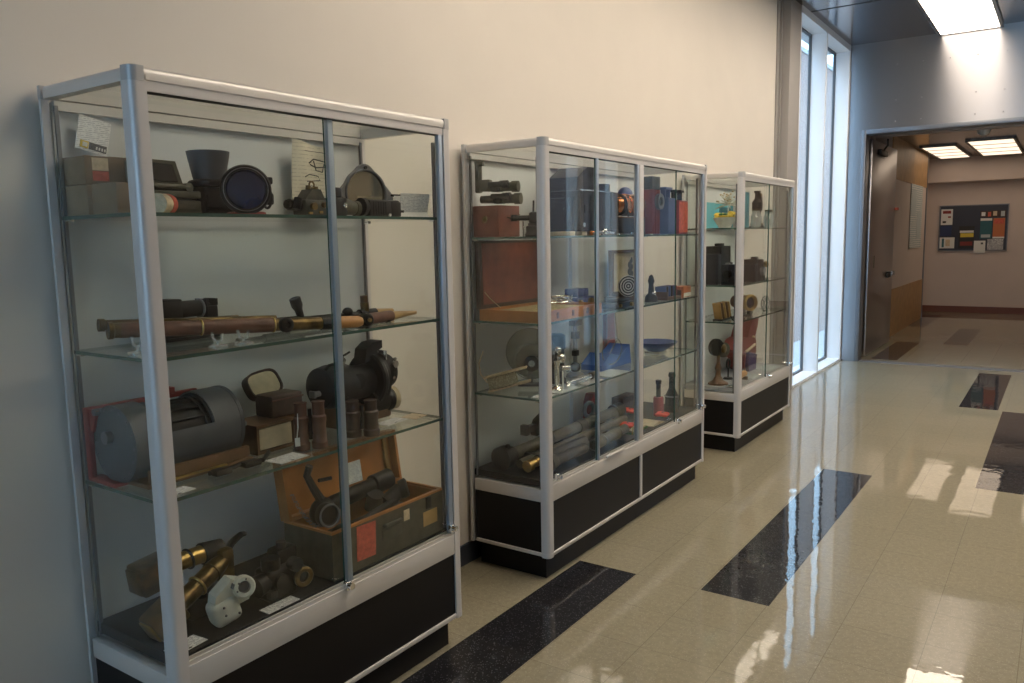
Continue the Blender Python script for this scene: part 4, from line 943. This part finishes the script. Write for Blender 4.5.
def folding_camera():
    t = thing('folding_camera', 'tall camera with red-brown pleated bellows and a round silver-rimmed lens', 'camera', .33, 4.345, Z1)
    MB().box(0, .11, -.03, .05, .26, .335, bev=.005).box(0, .11, .03, .06, .0, .27, bev=.004).build('body', 'olive', t)
    m = MB()
    for k in range(9): m.box(.004+k*.0115, .012+k*.0115, -.03+(k % 2)*.006, .03, .004, .26, bev=.001)
    m.build('bellows', 'camred', t)
    MB().lathe([(.028, 0), (.046, 0), (.046, .022), (.028, .022)], (.065, -.056, .19), (0, 1, 0), 32).build('lens_ring', 'midgrey', t)
    MB().lathe([(0, 0), (.02, .0), (.03, .005), (.03, .02), (0, .02)], (.065, -.052, .19), (0, 1, 0), 32).build('lens_glass', 'blackglass', t)
folding_camera()
def tall_box_cam(label, y, x, w, h, body, top, front):
    t = thing('box_camera', label, 'camera', x, y, Z1, 0, 'upright box cameras on the middle case top shelf')
    MB().box(0, w, -.04, .06, 0, h, bev=.004).build('body', body, t)
    MB().box(.004, w-.004, -.042, -.039, .01, h-.01).build('front_plate', front, t)
    MB().box(.02, .03, -.01, .02, h, h+.05).box(w-.03, w-.02, -.01, .02, h, h+.05).box(.01, w-.01, -.02, .03, h+.05, h+.065, bev=.003).build('carry_handle', top, t)
tall_box_cam('tall pale blue box camera with handle, beside the red pleated bellows', 4.50, .35, .12, .215, 'bluecan', 'bluecan', 'bluecan')
tall_box_cam('dark red box camera with black top handle at the case end', 4.66, .35, .14, .205, 'redbot', 'black', 'redlbl')
single('grey_tin', MB().lathe([(0, 0), (.022, 0), (.022, .16), (.018, .165), (.018, .18), (0, .18)]), 'grey', 'slim dark grey tin beside the far corner post of the middle case', 'tin', .20, 4.835, Z1)

# ---------------- case 2, second shelf
Z2 = 1.2005
def open_suitcase():
    t = thing('open_leather_case', 'brown leather case standing open with its flat lid against the back panel', 'case', .43, 3.03, Z2)
    L_, D_, h = .56, .355, .052
    MB().box(0, L_, 0, .01, .0, h).box(0, L_, D_-.01, D_, 0, h).box(0, .01, .01, D_-.01, 0, h).box(L_-.01, L_, .01, D_-.01, 0, h).box(.01, L_-.01, .01, D_-.01, 0, .006).build('tray', 'orange_wood', t)
    MB().box(.01, L_-.01, .01, D_-.01, .006, .038).build('straw_lining', 'straw', t)
    T = Matrix.Translation((0, D_-.012, h)) @ Matrix.Rotation(-.02, 4, 'X')
    MB().box(0, L_, 0, .03, 0, .322, bev=.006).build('lid', 'dleather', t).matrix_local = T
    MB().box(.02, L_-.02, -.003, 0, .02, .31).build('lid_lining', 'maroon', t).matrix_local = T
    MB().tube([(.02, D_-.02, h+.08), (.01, D_-.06, h+.05), (.02, D_-.11, h+.01)], .002, 5).build('lid_cord', 'cream', t)
    m = MB()
    for q in (.12, .26, .40): m.box(q, q+.02, -.003, 0, .012, .04, bev=.001)
    m.build('clasps', 'brownw', t)
open_suitcase()
t = thing('wire_coil', 'loose loops of pale wire lying on the open leather case', 'wire', .30, 3.40, Z2+.058)
MB().tube([(.08*math.cos(a*.55)+.01*math.sin(a*2), .05*math.sin(a*.55), .006+.03*abs(math.sin(a*.31))) for a in range(0, 46)], .0025, 6).build('loops', 'silver', t)
def low_device(label, x, y, w, d, h, m, cat='instrument', name='dark_instrument'):
    t = thing(name, label, cat, x, y, Z2)
    MB().box(0, w, 0, d, 0, h*.6, bev=.006).box(w*.2, w*.8, d*.1, d*.8, h*.6, h, bev=.006).build('body', m, t)
    MB().cyl((w*.2, -.012, h*.3), (w*.2, 0, h*.3), h*.18).cyl((w*.75, -.014, h*.3), (w*.75, 0, h*.3), h*.22).build('knobs', 'brass', t)
low_device('navy blue boxed instrument behind the wire coil, with small brass knobs', .24, 3.66, .20, .12, .11, 'blue_d')
low_device('low black instrument with brass knobs in front of the round target', .40, 3.80, .24, .10, .05, 'black', name='low_instrument')
t = thing('framed_picture', 'framed pale picture with brown wooden edge leaning on the back panel', 'picture', .075, 4.36, Z2)
MB().box(0, .03, -.012, .012, 0, .30).box(.33, .36, -.012, .012, 0, .30).box(.03, .33, -.012, .012, 0, .02).box(.03, .33, -.012, .012, .28, .30).build('frame', 'brownw', t)
MB().box(.03, .33, -.004, .008, .02, .28).build('print', 'cream', t)
m = MB()
for k in range(14): m.ball((.27+.02*math.sin(k*2.1), -.004, .05+.014*k), (.035-.0015*k, .002, .02), seg=12)
m.build('dark_foliage_drawing', 'olive', t)
t = thing('target_disc', 'round white target disc with dark concentric rings on a small black stand', 'target', .33, 4.09, Z2, -.75)
MB().cyl((0, -.003, .105), (0, .003, .105), .060, seg=40).build('disc', 'paper', t)
m = MB()
for R_ in (.010, .024, .038, .053): m.torus((0, -.004, .105), R_, .0038, (0, 1, 0), 40, 6)
m.build('dark_rings', 'ink', t)
MB().tube([(0, .006, .05), (0, .006, .004)], .004).lathe([(0, 0), (.035, 0), (.03, .01), (0, .012)]).build('stand', 'black', t)
low_device('brown and black low instrument right behind the target stand', .26, 4.16, .22, .12, .06, 'dleather', name='brown_instrument')
for k in range(6):
    lb = 'translucent slide in the row beside the centre post, %s' % ('nearest the post', 'second from the post', 'third from the post', 'fourth from the post', 'fifth from the post', 'last of the row')[k]
    single('glass_slide', MB().box(0, .008, 0, .07, 0, .062, bev=.001), 'camred' if k > 4 else ('dleather' if k % 2 else 'bluecan'), lb, 'slide', .40, 4.45+k*.032, Z2+.0185, 0, 'slides in a wooden rack')
t = thing('slide_rack', 'wooden rack holding the row of slides on the second shelf', 'rack', .41, 4.43, Z2)
MB().box(0, .21, -.01, .09, 0, .018, bev=.002).box(0, .012, -.01, .09, .018, .05).box(.198, .21, -.01, .09, .018, .05).build('rack', 'brownw', t)
t = thing('orange_carton', 'small orange and white carton at the far end of the second shelf', 'box', .40, 4.72, Z2)
MB().box(0, .12, 0, .07, 0, .065, bev=.002).build('carton', 'orange', t)
MB().box(0.003, .117, -.001, 0, .002, .025).build('white_band', 'paper', t)
t = thing('black_figure_instrument', 'black upright instrument with pear-shaped bulb beside the centre post', 'instrument', .36, 4.33, Z2)
MB().lathe([(0, 0), (.04, 0), (.035, .03), (.018, .05), (.014, .10), (.02, .12), (.012, .15), (0, .16)]).build('body', 'black', t)
MB().ball((-.005, -.02, .05), .014).build('silver_knob', 'silver', t)

# ---------------- case 2, third shelf
Z3 = .8545
def clear_disc():
    t = thing('clear_disc_instrument', 'clear plastic disc instrument with dark hub and a mesh cylinder lens', 'instrument', .24, 3.21, Z3+.0168, -1.05)
    MB().cyl((0, .02, .16), (0, .026, .16), .118, seg=48).build('clear_disc', 'dish', t)
    MB().torus((0, .023, .16), .118, .003, (0, 1, 0), 48).torus((0, -.01, .12), .085, .003, (0, 1, 0), 40).build('disc_rims', 'acrylic', t)
    MB().cyl((.015, -.02, .12), (.015, .0, .12), .085, seg=40).build('lower_disc', 'dish', t)
    MB().lathe([(.016, 0), (.038, 0), (.038, .03), (.02, .035), (.016, .02)], (.01, -.05, .115), (0, 1, 0)).build('hub', 'black', t)
    MB().lathe([(0, 0), (.016, 0), (.016, .01), (0, .014)], (.01, -.05, .115), (0, 1, 0)).build('hub_lens', 'silver', t)
    MB().box(-.20, -.06, -.10, -.05, .02, .075, bev=.004, T=RY(-.25, (-.1, 0, .05))).build('mesh_panel', paper_lines('mesh_weave', (.42, .38, .26), (.12, .1, .06), 60, 'X', .5), t)
    MB().box(-.21, -.0, -.105, -.045, .078, .084, T=RY(-.25, (-.1, 0, .05))).box(-.21, -.0, -.105, -.045, .010, .016, T=RY(-.25, (-.1, 0, .05))).tube([(-.20, -.09, .03), (-.23, -.09, .07), (-.24, -.08, .12), (-.22, -.07, .18)], .003).build('clear_frame', 'cream_lbl', t)
    MB().box(-.06, .06, -.03, .03, 0, .012, bev=.003).box(-.012, .012, -.01, .02, .012, .09).build('foot', 'grey', t)
clear_disc()
t = thing('dark_lens_tube', 'dark upright lens tube standing behind the corner post beside the clear disc', 'instrument', .26, 3.42, Z3)
MB().lathe([(0, 0), (.05, 0), (.05, .02), (.04, .03), (.042, .17), (.048, .175), (.048, .24), (.03, .25), (0, .25)]).build('tube', 'black', t)
placard('white card lying flat in front of the clear disc instrument', .10, .07, .43, 3.04, Z3, .1, False)
def silver_lamp():
    t = thing('silver_instrument', 'polished silver instrument with round head and loop on the third shelf', 'instrument', .37, 3.245, Z3+.0045)
    MB().lathe([(0, 0), (.035, 0), (.03, .01), (.012, .02), (.014, .12), (.02, .14), (0, .145)]).ball((.02, -.01, .15), .025).ball((.01, 0, .19), .018).cyl((.02, -.01, .10), (.07, -.02, .095), .014, .018).build('body', 'silver', t)
    MB().torus((-.02, -.045, .05), .04, .004, (.6, -1, 0)).build('loop', 'white_enamel', t)
silver_lamp()
t = thing('silver_bar', 'long polished silver bar with knurled end lying on white papers', 'instrument', .40, 3.30, Z3+.006)
MB().cyl((0, 0, .02), (.24, .01, .02), .014).cyl((.02, 0, .008), (.18, .0, .008), .008).build('bar', 'silver', t)
MB().cyl((.24, .01, .02), (.30, .012, .02), .018).build('knurled_end', 'brass_d', t)
for (lb, y, x, w) in (('pair of pale leaflets under the polished silver bar', 3.16, .435, .20), ('white leaflet between the silver bar and the door edge', 3.42, .435, .18), ('wide white leaflet at the front of the third shelf before the blue sheet', 3.68, .435, .22)):
    t = thing('leaflet', lb, 'paper', x, y, Z3, 0, 'leaflets on the third shelf')
    MB().box(0, w, 0, .12, 0, .004).build('sheets', 'cardtxt' if w < .2 else 'skyp', t)
t = thing('tall_tripod_instrument', 'tall thin grey instrument stand with clamps on the third shelf', 'instrument', .255, 3.62, Z3)
MB().lathe([(0, 0), (.05, 0), (.045, .015), (.012, .03), (.010, .31), (0, .312)]).build('pole', 'midgrey', t)
MB().box(-.02, .03, -.015, .015, .20, .24, bev=.004).box(-.015, .02, -.014, .014, .11, .14, bev=.004).box(-.03, .04, -.02, .02, .27, .30, bev=.004).ball((0, 0, .05), .028).build('clamps', 'black', t)
t = thing('red_folded_stand', 'dark red tapered stand piece behind the blue plastic sheet', 'stand', .16, 4.16, Z3)
MB().prism([(0, 0), (.11, 0), (.085, .30), (.0, .30)], 0, .03, 'y').build('panel', 'camred', t)
t = thing('white_angled_card', 'plain white angled card standing on the third shelf behind the blue dish', 'card', .12, 4.40, Z3)
MB().prism([(0, .0), (.30, .0), (.30, .25), (-.06, .27)], 0, .004, 'y').build('sheet', 'paper', t)
t = thing('blue_tray', 'bright blue folded plastic sheet with a pale ring on the third shelf', 'tray', .30, 3.83, Z3)
MB().prism([(0, 0), (.36, 0), (.34, .11), (.22, .06), (.10, .085), (0, .03)], 0, .13, 'y').build('folded_sheet', 'blue', t)
MB().torus((.10, -.01, .10), .075, .004, (.3, 1, .1), 36).tube([(.07, -.012, .09), (.15, -.012, .15)], .004).build('pale_ring', 'acrylic', t)
t = thing('blue_dish', 'deep blue shallow dish on a pale block at the far end of the third shelf', 'dish', .26, 4.62, Z3)
MB().lathe([(0, .0), (.05, .0), (.13, .05), (.135, .06), (.12, .058), (.045, .012), (0, .010)], (0, 0, .012)).build('dish', 'blue_d', t)
MB().box(-.06, .06, -.05, .05, 0, .012, bev=.002).build('block', 'cream', t)

# ---------------- case 2, deck
Z0 = .4735
def long_scope():
    t = thing('long_olive_scope', 'very long olive telescope lying along the case floor with a round black head', 'telescope', .17, 3.10, Z0)
    D = Vector((1, -.06, .035)).normalized(); P = lambda s: Vector((0, 0, .06))+D*s
    MB().cyl(P(0), P(1.05), .030, .030, 28).build('main_tube', 'olive', t)
    MB().cyl(P(0)+Vector((0, -.075, -.028)), P(1.0)+Vector((0, -.075, -.028)), .022).build('second_tube', 'olive_lt', t)
    MB().lathe([(0, 0), (.045, 0), (.058, .008), (.058, .05), (.04, .06), (.04, .10), (0, .10)], P(-.06), D, 32).ball(P(-.02)+Vector((0, -.02, .055)), .014).build('head', 'black', t)
    MB().cyl(P(.30), P(.36), .036).cyl(P(.62), P(.68), .036).cyl(P(1.0), P(1.08), .042).build('collars', 'black', t)
    MB().box(.10, .13, -.096, .03, 0, .06, bev=.006).box(.85, .88, -.096, .03, 0, .07, bev=.006).box(.45, .47, -.096, .03, 0, .05).build('rests', 'black', t)
long_scope()
t = thing('grip_sight', 'black sight with a raised grip above the long olive telescope', 'instrument', .16, 3.42, Z0+.125)
MB().box(-.16, -.06, -.02, .02, .01, .045, bev=.008).box(-.16, -.13, -.022, .022, .0, .055, bev=.006).prism([(-.08, .01), (-.04, .06), (.03, .085), (.06, .075), (.06, .0), (-.06, -.02)], -.02, .02, 'y').build('body', 'black', t)
def brass_eyepiece():
    t = thing('brass_eyepiece_scope', 'dark short scope with bright brass eyepiece in front of the long telescope', 'telescope', .325, 3.10, Z0)
    MB().lathe([(.015, 0), (.028, .0), (.028, .03), (.02, .035), (.02, .06), (.024, .062), (.024, .09), (0, .09)], (-.03, .02, .035), (1, -.1, .12)).build('brass_eyepiece', 'brass', t)
    MB().cyl((.05, .01, .046), (.45, -.02, .06), .028).box(.06, .10, -.02, .02, 0, .03, bev=.006).box(.38, .42, -.035, .0, 0, .04, bev=.005).build('tube', 'black', t)
    MB().lathe([(0, 0), (.04, 0), (.042, .02), (.035, .05), (0, .05)], (.02, -.066, .05), (1, 0, .05)).cyl((.05, -.066, .05), (.36, -.072, .05), .026).build('second_tube', 'blk_crackle', t)
brass_eyepiece()
t = thing('grey_long_tube', 'long dull grey tube lying in front of the olive telescope', 'telescope', .385, 3.58, Z0+.003)
MB().cyl((0, 0, .032), (.40, .02, .036), .030, .026, 28).build('tube', 'olive_lt', t)
MB().torus((.10, .004, .033), .030, .004, (1, .04, 0)).torus((.30, .015, .034), .028, .004, (1, .04, 0)).torus((.0, 0, .032), .028, .004, (1, 0, 0)).build('bands', 'midgrey', t)
t = thing('red_backed_instrument', 'red-brown rounded instrument standing behind the long telescope', 'instrument', .12, 4.02, Z0)
MB().prism([(0, 0), (.12, 0), (.12, .16), (.09, .20), (.04, .20), (.01, .15)], 0, .05, 'y').build('red_case', 'red', t)
MB().torus((-.03, -.01, .12), .04, .012, (.2, 1, 0)).build('pale_ring', 'midgrey', t)
def poppy(label, x, y, z):
    t = thing('poppy', label, 'artificial flower', x, y, z, 0, 'red artificial poppies on the middle case floor')
    m = MB()
    for k in range(6):
        a = 2*PI*k/6; m.ball((.022*math.cos(a), .022*math.sin(a), .012+.004*(k % 2)), (.022, .022, .012), seg=10)
    m.build('petals', 'poppy', t)
    MB().ball((0, 0, .022), (.008, .008, .006), seg=8).build('centre', 'ink', t)
    MB().tube([(0, 0, .004), (.03, .02, -.01), (.07, .03, -.014)], .003, 5).box(.02, .06, .0, .02, -.012, -.009, bev=.001).build('stem_leaf', 'green', t)
poppy('red poppy beside the chequered tray, nearer the first doors', .36, 4.02, Z0+.037)
poppy('red poppy behind the centre post of the middle case', .25, 4.27, Z0+.06)
poppy('red poppy in front of the red-labelled bottle', .395, 4.42, Z0+.025)
t = thing('chequered_tray', 'dark tray with pale square papers and brass wire between the poppies', 'tray', .40, 3.98, Z0)
MB().box(.02, .23, 0, .12, 0, .012, bev=.003).build('tray', 'green', t)
m = MB()
for i in range(3):
    for j in range(3): m.box(.03+i*.068, .08+i*.068, .006+j*.038, .036+j*.038, .012, .02)
m.build('pale_squares', 'cream_lbl', t)
MB().tube([(.0, -.01, .01), (.03, .0, .04), (.08, .01, .03), (.12, -.01, .045), (.16, .0, .01)], .004).build('brass_wire', 'brass', t)
t = thing('open_booklet', 'open cream booklet lying between the centre post and the red poppy', 'booklet', .42, 4.235, Z0)
MB().prism([(0, 0), (.16, 0), (.16, .004), (.085, .02), (.08, .016), (.075, .02), (0, .004)], 0, .14, 'y').build('pages', 'cream', t)
t = thing('red_bottle', 'slim red-labelled bottle with dark neck on the far floor of the middle case', 'bottle', .32, 4.53, Z0)
MB().lathe([(0, 0), (.032, 0), (.032, .11), (.028, .12), (0, .12)]).build('red_body', 'redbot', t)
MB().lathe([(.014, .118), (.014, .20), (.018, .202), (.018, .225), (0, .226)]).build('neck', 'black', t)
t = thing('black_wedge_instrument', 'dark wedge-shaped box behind the red-labelled bottle', 'box', .13, 4.42, Z0)
MB().box(0, .20, 0, .08, 0, .11, bev=.006).build('body', 'dleather', t)
t = thing('tall_dark_instrument', 'tall black bottle-shaped instrument near the far corner of the middle case', 'instrument', .34, 4.69, Z0)
MB().lathe([(0, 0), (.045, 0), (.042, .10), (.02, .15), (.018, .22), (.024, .225), (.02, .25), (0, .25)]).build('body', 'black', t)
MB().torus((0, 0, .10), .044, .004).build('band', 'midgrey', t)

# ================================================================ case 3
Z1, Z2, Z3, Z0 = 1.6315, 1.2195, .9545, .4735
t = thing('turquoise_board', 'turquoise backing card standing at the rear of the top shelf', 'card', .06, 5.95, Z1)
MB().box(0, .62, -.002, .002, 0, .20).build('card', 'turq', t)
MB().box(.30, .55, -.004, -.002, .03, .17).build('darker_print', 'tealp', t)
t = thing('blue_green_backing_card', 'blue-green backing card behind the dark robed figure on the top shelf', 'card', .12, 6.80, Z1)
MB().box(-.05, .0, -.002, .002, 0, .30).box(-.30, -.05, -.002, .002, 0, .30).build('card', 'teal', t)
t = thing('folding_craft_bowl', 'yellow and green leafy bowl with white curved rim on the top shelf', 'bowl', .29, 5.74, Z1)
MB().lathe([(0, .0), (.04, .0), (.045, .01), (.065, .04), (.085, .075), (.080, .073), (.06, .04), (.04, .02), (0, .015)]).build('bowl', 'white_enamel', t)
m = MB()
for k in range(14): m.ball((.05*math.sin(k*2.4), .05*math.cos(k*2.4), .07+.008*(k % 5)), (.03, .03, .018), seg=8)
m.build('leaves', 'yellow', t)
m = MB()
for k in range(8): m.ball((.06*math.sin(k*1.9+1), .05*math.cos(k*1.9+1), .085+.005*(k % 3)), (.022, .02, .012), seg=8)
m.build('green_leaves', 'green', t)
t = thing('dried_flower_spray', 'pale spiky dried flower spray standing above the leafy bowl', 'flower', .27, 5.87, Z1)
m = MB(); g = MB(); rr = random.Random(3)
for k in range(46):
    a = rr.uniform(0, 2*PI); e = rr.uniform(-.3, 1.4); L_ = rr.uniform(.05, .11)
    c = Vector((0, 0, .17)); d = Vector((math.cos(a)*math.cos(e), math.sin(a)*math.cos(e), math.sin(e)))
    m.tube([c, c+d*L_*.6, c+d*L_+Vector((0, 0, -.008))], [.003, .004, .0015], 5)
    if k % 2: g.ball(c+d*L_, (.009, .009, .008), seg=6)
g.build('flower_heads', 'cream', t); m.build('spikes', 'white_enamel', t)
MB().lathe([(0, 0), (.03, 0), (.02, .05), (.008, .08), (.006, .17), (0, .17)]).build('vase', 'acrylic', t)
def robed():
    t = thing('dark_brass_microscope', 'dark upright microscope-like instrument with pale glass jars around it', 'instrument', .31, 6.42, Z1)
    MB().lathe([(0, 0), (.06, 0), (.058, .015), (.03, .03), (.028, .12), (.04, .14), (.042, .20), (.02, .23), (.018, .27), (.026, .275), (.026, .29), (0, .29)]).box(-.05, .03, -.02, .02, .16, .2, bev=.006).box(.02, .075, -.02, .02, .185, .25, bev=.008).build('body', 'black', t)
    MB().lathe([(0, 0), (.02, 0), (.02, .03), (0, .03)], (.05, 0, .24), (.3, 0, 1)).torus((0, 0, .03), .05, .006).build('brass_parts', 'brass_d', t)
robed()
for (lb, y, x) in (('clear glass jar on the near side of the dark microscope', 6.24, .36), ('clear glass jar on the far side of the dark microscope', 6.62, .34)):
    t = thing('glass_jar', lb, 'jar', x, y, Z1, 0, 'clear glass jars beside the microscope')
    MB().lathe([(0, 0), (.038, 0), (.04, .01), (.04, .09), (.028, .11), (.028, .13), (.025, .13), (.025, .11), (.037, .088), (.037, .008), (0, .006)]).build('jar', 'acrylic', t)
    MB().lathe([(0, .13), (.031, .13), (.031, .145), (0, .147)]).build('lid', 'brass_d', t)
def dark_cam(label, x, y, w, h, st, rot=0):
    t = thing('vintage_camera', label, 'camera', x, y, Z2, rot)
    MB().box(0, w, -.05, .07, 0, h, bev=.006).build('body', 'black', t)
    if st: MB().box(-.07, .0, -.05, .05, 0, h*.8, bev=.005).box(w, w+.08, -.04, .05, 0, h*.55, bev=.005).build('stepped_sides', 'navyblack', t)
    MB().cyl((w*.5, -.075, h*.45), (w*.5, -.05, h*.45), .030).torus((w*.5, -.076, h*.45), .026, .004, (0, 1, 0)).build('lens', 'midgrey', t)
    MB().box(w*.2, w*.7, -.02, .02, h, h+.02, bev=.004).build('finder', 'blk_crackle', t)
dark_cam('large dark box camera with stepped sides at the near end of the shelf', .22, 5.74, .20, .28, True)
dark_cam('smaller dark camera in front of the far half of the second shelf', .36, 6.16, .14, .17, True)
t = thing('black_bellows_camera', 'black bellows camera facing the case end, beside the stepped box camera', 'camera', .36, 5.66, Z2)
m = MB().box(-.03, .05, -.05, .05, 0, .15, bev=.006)
for k in range(6): m.box(.05+k*.016, .060+k*.016, -.045+k*.003, .045-k*.003, .01+k*.004, .14-k*.004)
m.build('body', 'navyblack', t)
MB().cyl((-.05, 0, .08), (-.03, 0, .08), .03).build('lens', 'blackglass', t)
t = thing('brass_spool', 'small brass spool-shaped lens on a black bracket beyond the smaller camera', 'lens', .36, 6.47, Z2)
MB().lathe([(0, 0), (.02, 0), (.02, .01), (.010, .015), (.010, .05), (.024, .055), (.024, .07), (0, .07)], (-.02, 0, .12), (1, 0, 0)).build('spool', 'brass', t)
MB().box(-.03, .03, -.03, .03, 0, .012, bev=.003).cyl((0, 0, .01), (0, 0, .11), .008).build('bracket', 'black', t)
# third shelf
t = thing('fanned_wooden_bars', 'fan of slanted brown wooden bars with brass tips at the near end of the shelf', 'instrument', .27, 5.70, Z3)
for k in range(5):
    MB().box(-.006, .006, -.03, .03, 0, .13, bev=.002, T=Matrix.Translation((k*.048, 0, .012)) @ Matrix.Rotation(-.42, 4, 'Y')).build('bar', 'brownw' if k % 2 else 'tan', t)
MB().box(-.03, .25, -.035, .035, 0, .012, bev=.003).build('base', 'black', t)
t = thing('spectacles', 'black curved spectacle-like frames lying in front of the wooden bars', 'spectacles', .385, 5.69, Z3)
MB().tube([(-.06, 0, .045), (-.04, -.01, .012), (-.0, -.012, .008), (.02, -.01, .022), (.04, -.012, .008), (.09, -.012, .01), (.11, 0, .035)], .004).torus((-.02, -.012, .024), .02, .003, (0, 1, 0)).torus((.06, -.012, .024), .02, .003, (0, 1, 0)).build('frames', 'black', t)
def brass_lens_scope():
    t = thing('brass_projection_lens', 'brown leather lens barrel with bright brass rim and painted blue reflection on a small stand', 'lens', .33, 6.13, Z3, -.55)
    T = Vector((0, 0, .105)); D = Vector((0, -1, 0))
    MB().cyl((0, .13, .105), (0, -.03, .105), .048, .056, 36).build('barrel', 'leather', t)
    MB().lathe([(.044, 0), (.062, 0), (.064, .01), (.064, .03), (.058, .036), (.044, .03)], (0, -.03, .105), D, 40).torus((0, .04, .105), .055, .004, (0, 1, 0)).build('brass_rim', 'brass', t)
    MB().lathe([(0, .0), (.046, 0), (.044, .012), (.02, .02), (0, .021)], (0, -.03, .105), D, 36).build('glass_element', 'lens', t)
    MB().box(-.03, .03, -.0, .09, 0, .012, bev=.003).box(-.018, .018, .02, .07, .012, .065, bev=.004).box(.03, .06, -.01, .03, .0, .05, bev=.004).build('stand', 'grey', t)
brass_lens_scope()
t = thing('film_reel', 'thin dark metal film reel standing upright near the far end of the shelf', 'reel', .33, 6.62, Z3, -.3)
m = MB().torus((0, 0, .062), .058, .004, (0, 1, 0), 40).torus((0, 0, .062), .018, .004, (0, 1, 0), 24)
for k in range(5):
    a = 2*PI*k/5; m.tube([(.02*math.cos(a), 0, .062+.02*math.sin(a)), (.056*math.cos(a), 0, .062+.056*math.sin(a))], .005)
    m.torus((.038*math.cos(a+.6), 0, .062+.038*math.sin(a+.6)), .010, .002, (0, 1, 0), 12, 5)
m.build('reel', 'midgrey', t)
MB().box(-.02, .02, -.012, .012, 0, .004).build('foot', 'black', t)
# deck
t = thing('stereo_viewer_stand', 'pair of dark round paddles on a turned wooden pedestal', 'instrument', .26, 5.735, Z0)
MB().lathe([(0, 0), (.075, 0), (.073, .012), (.04, .03), (.022, .06), (.018, .10), (.026, .12), (.014, .16), (.012, .20), (0, .20)]).build('pedestal', 'brownw', t)
MB().cyl((-.06, -.01, .285), (-.05, .01, .285), .064, seg=36).build('near_paddle', 'black', t)
MB().cyl((.04, -.03, .255), (.05, -.01, .255), .056, seg=36).build('far_paddle', 'olive', t)
MB().ball((.0, -.04, .27), (.03, .02, .035)).cyl((0, 0, .2), (0, 0, .26), .012).build('brass_joint', 'brass_d', t)
def red_chair():
    t = thing('red_leather_bellows', 'large curved dark red leather hood shaped like a small seat, with purple lining', 'leather hood', .24, 6.38, Z0)
    prof = [(-.22, .20), (-.10, .27), (.02, .28), (.08, .36), (.17, .46), (.26, .47), (.30, .42), (.27, .34), (.22, .27), (.24, .22), (.25, .14), (.20, .08), (.19, .02), (.05, .0), (-.06, .04), (-.04, .14), (-.13, .17), (-.20, .14)]
    MB().prism(prof, -.02, .12, 'y', bev=0).build('hood', 'camred', t)
    MB().prism([(.0, .0), (.17, .0), (.19, .12), (.0, .16), (-.03, .06)], -.045, -.02, 'y').build('purple_lining', 'purple', t)
    MB().box(-.02, .22, -.04, -.019, .165, .18, bev=.004, T=RY(-.15)).ball((.14, -.03, .27), .012).build('pale_edge', 'cream_lbl', t)
red_chair()
t = thing('tan_roller', 'tan wooden roller lying on the floor of the far case', 'roller', .37, 5.84, Z0)
MB().cyl((0, 0, .045), (.20, .01, .045), .022).build('roller', 'peach', t)
MB().box(.01, .03, -.025, .025, 0, .024).box(.17, .19, -.02, .03, 0, .024).build('cradles', 'brownw', t)
t = thing('silver_plate', 'silver oval plate lying in front of the wooden pedestal', 'plate', .385, 5.66, Z0)
MB().lathe([(0, 0), (.028, 0), (.038, .008), (.036, .010), (.026, .004), (0, .004)]).build('plate', 'silver', t)
t = thing('small_black_frame', 'small black oval frame standing behind the tan wooden roller', 'frame', .25, 5.98, Z0)
MB().torus((0, 0, .12), .035, .008, (0, 1, 0)).tube([(0, 0, .08), (0, 0, .01)], .006).lathe([(0, 0), (.04, 0), (.03, .014), (0, .018)]).build('frame', 'black', t)
for (lb, y, x, w) in (('pale printed sheet lying on the far case floor in front of the red hood', 6.05, .42, .24), ('pale blue sheet lying on the floor at the far end of the case', 6.50, .42, .26)):
    t = thing('flat_sheet', lb, 'paper', x, y, Z0, 0, 'papers on the far case floor')
    MB().box(0, w, 0, .13, 0, .003).build('sheet', 'skyp', t)
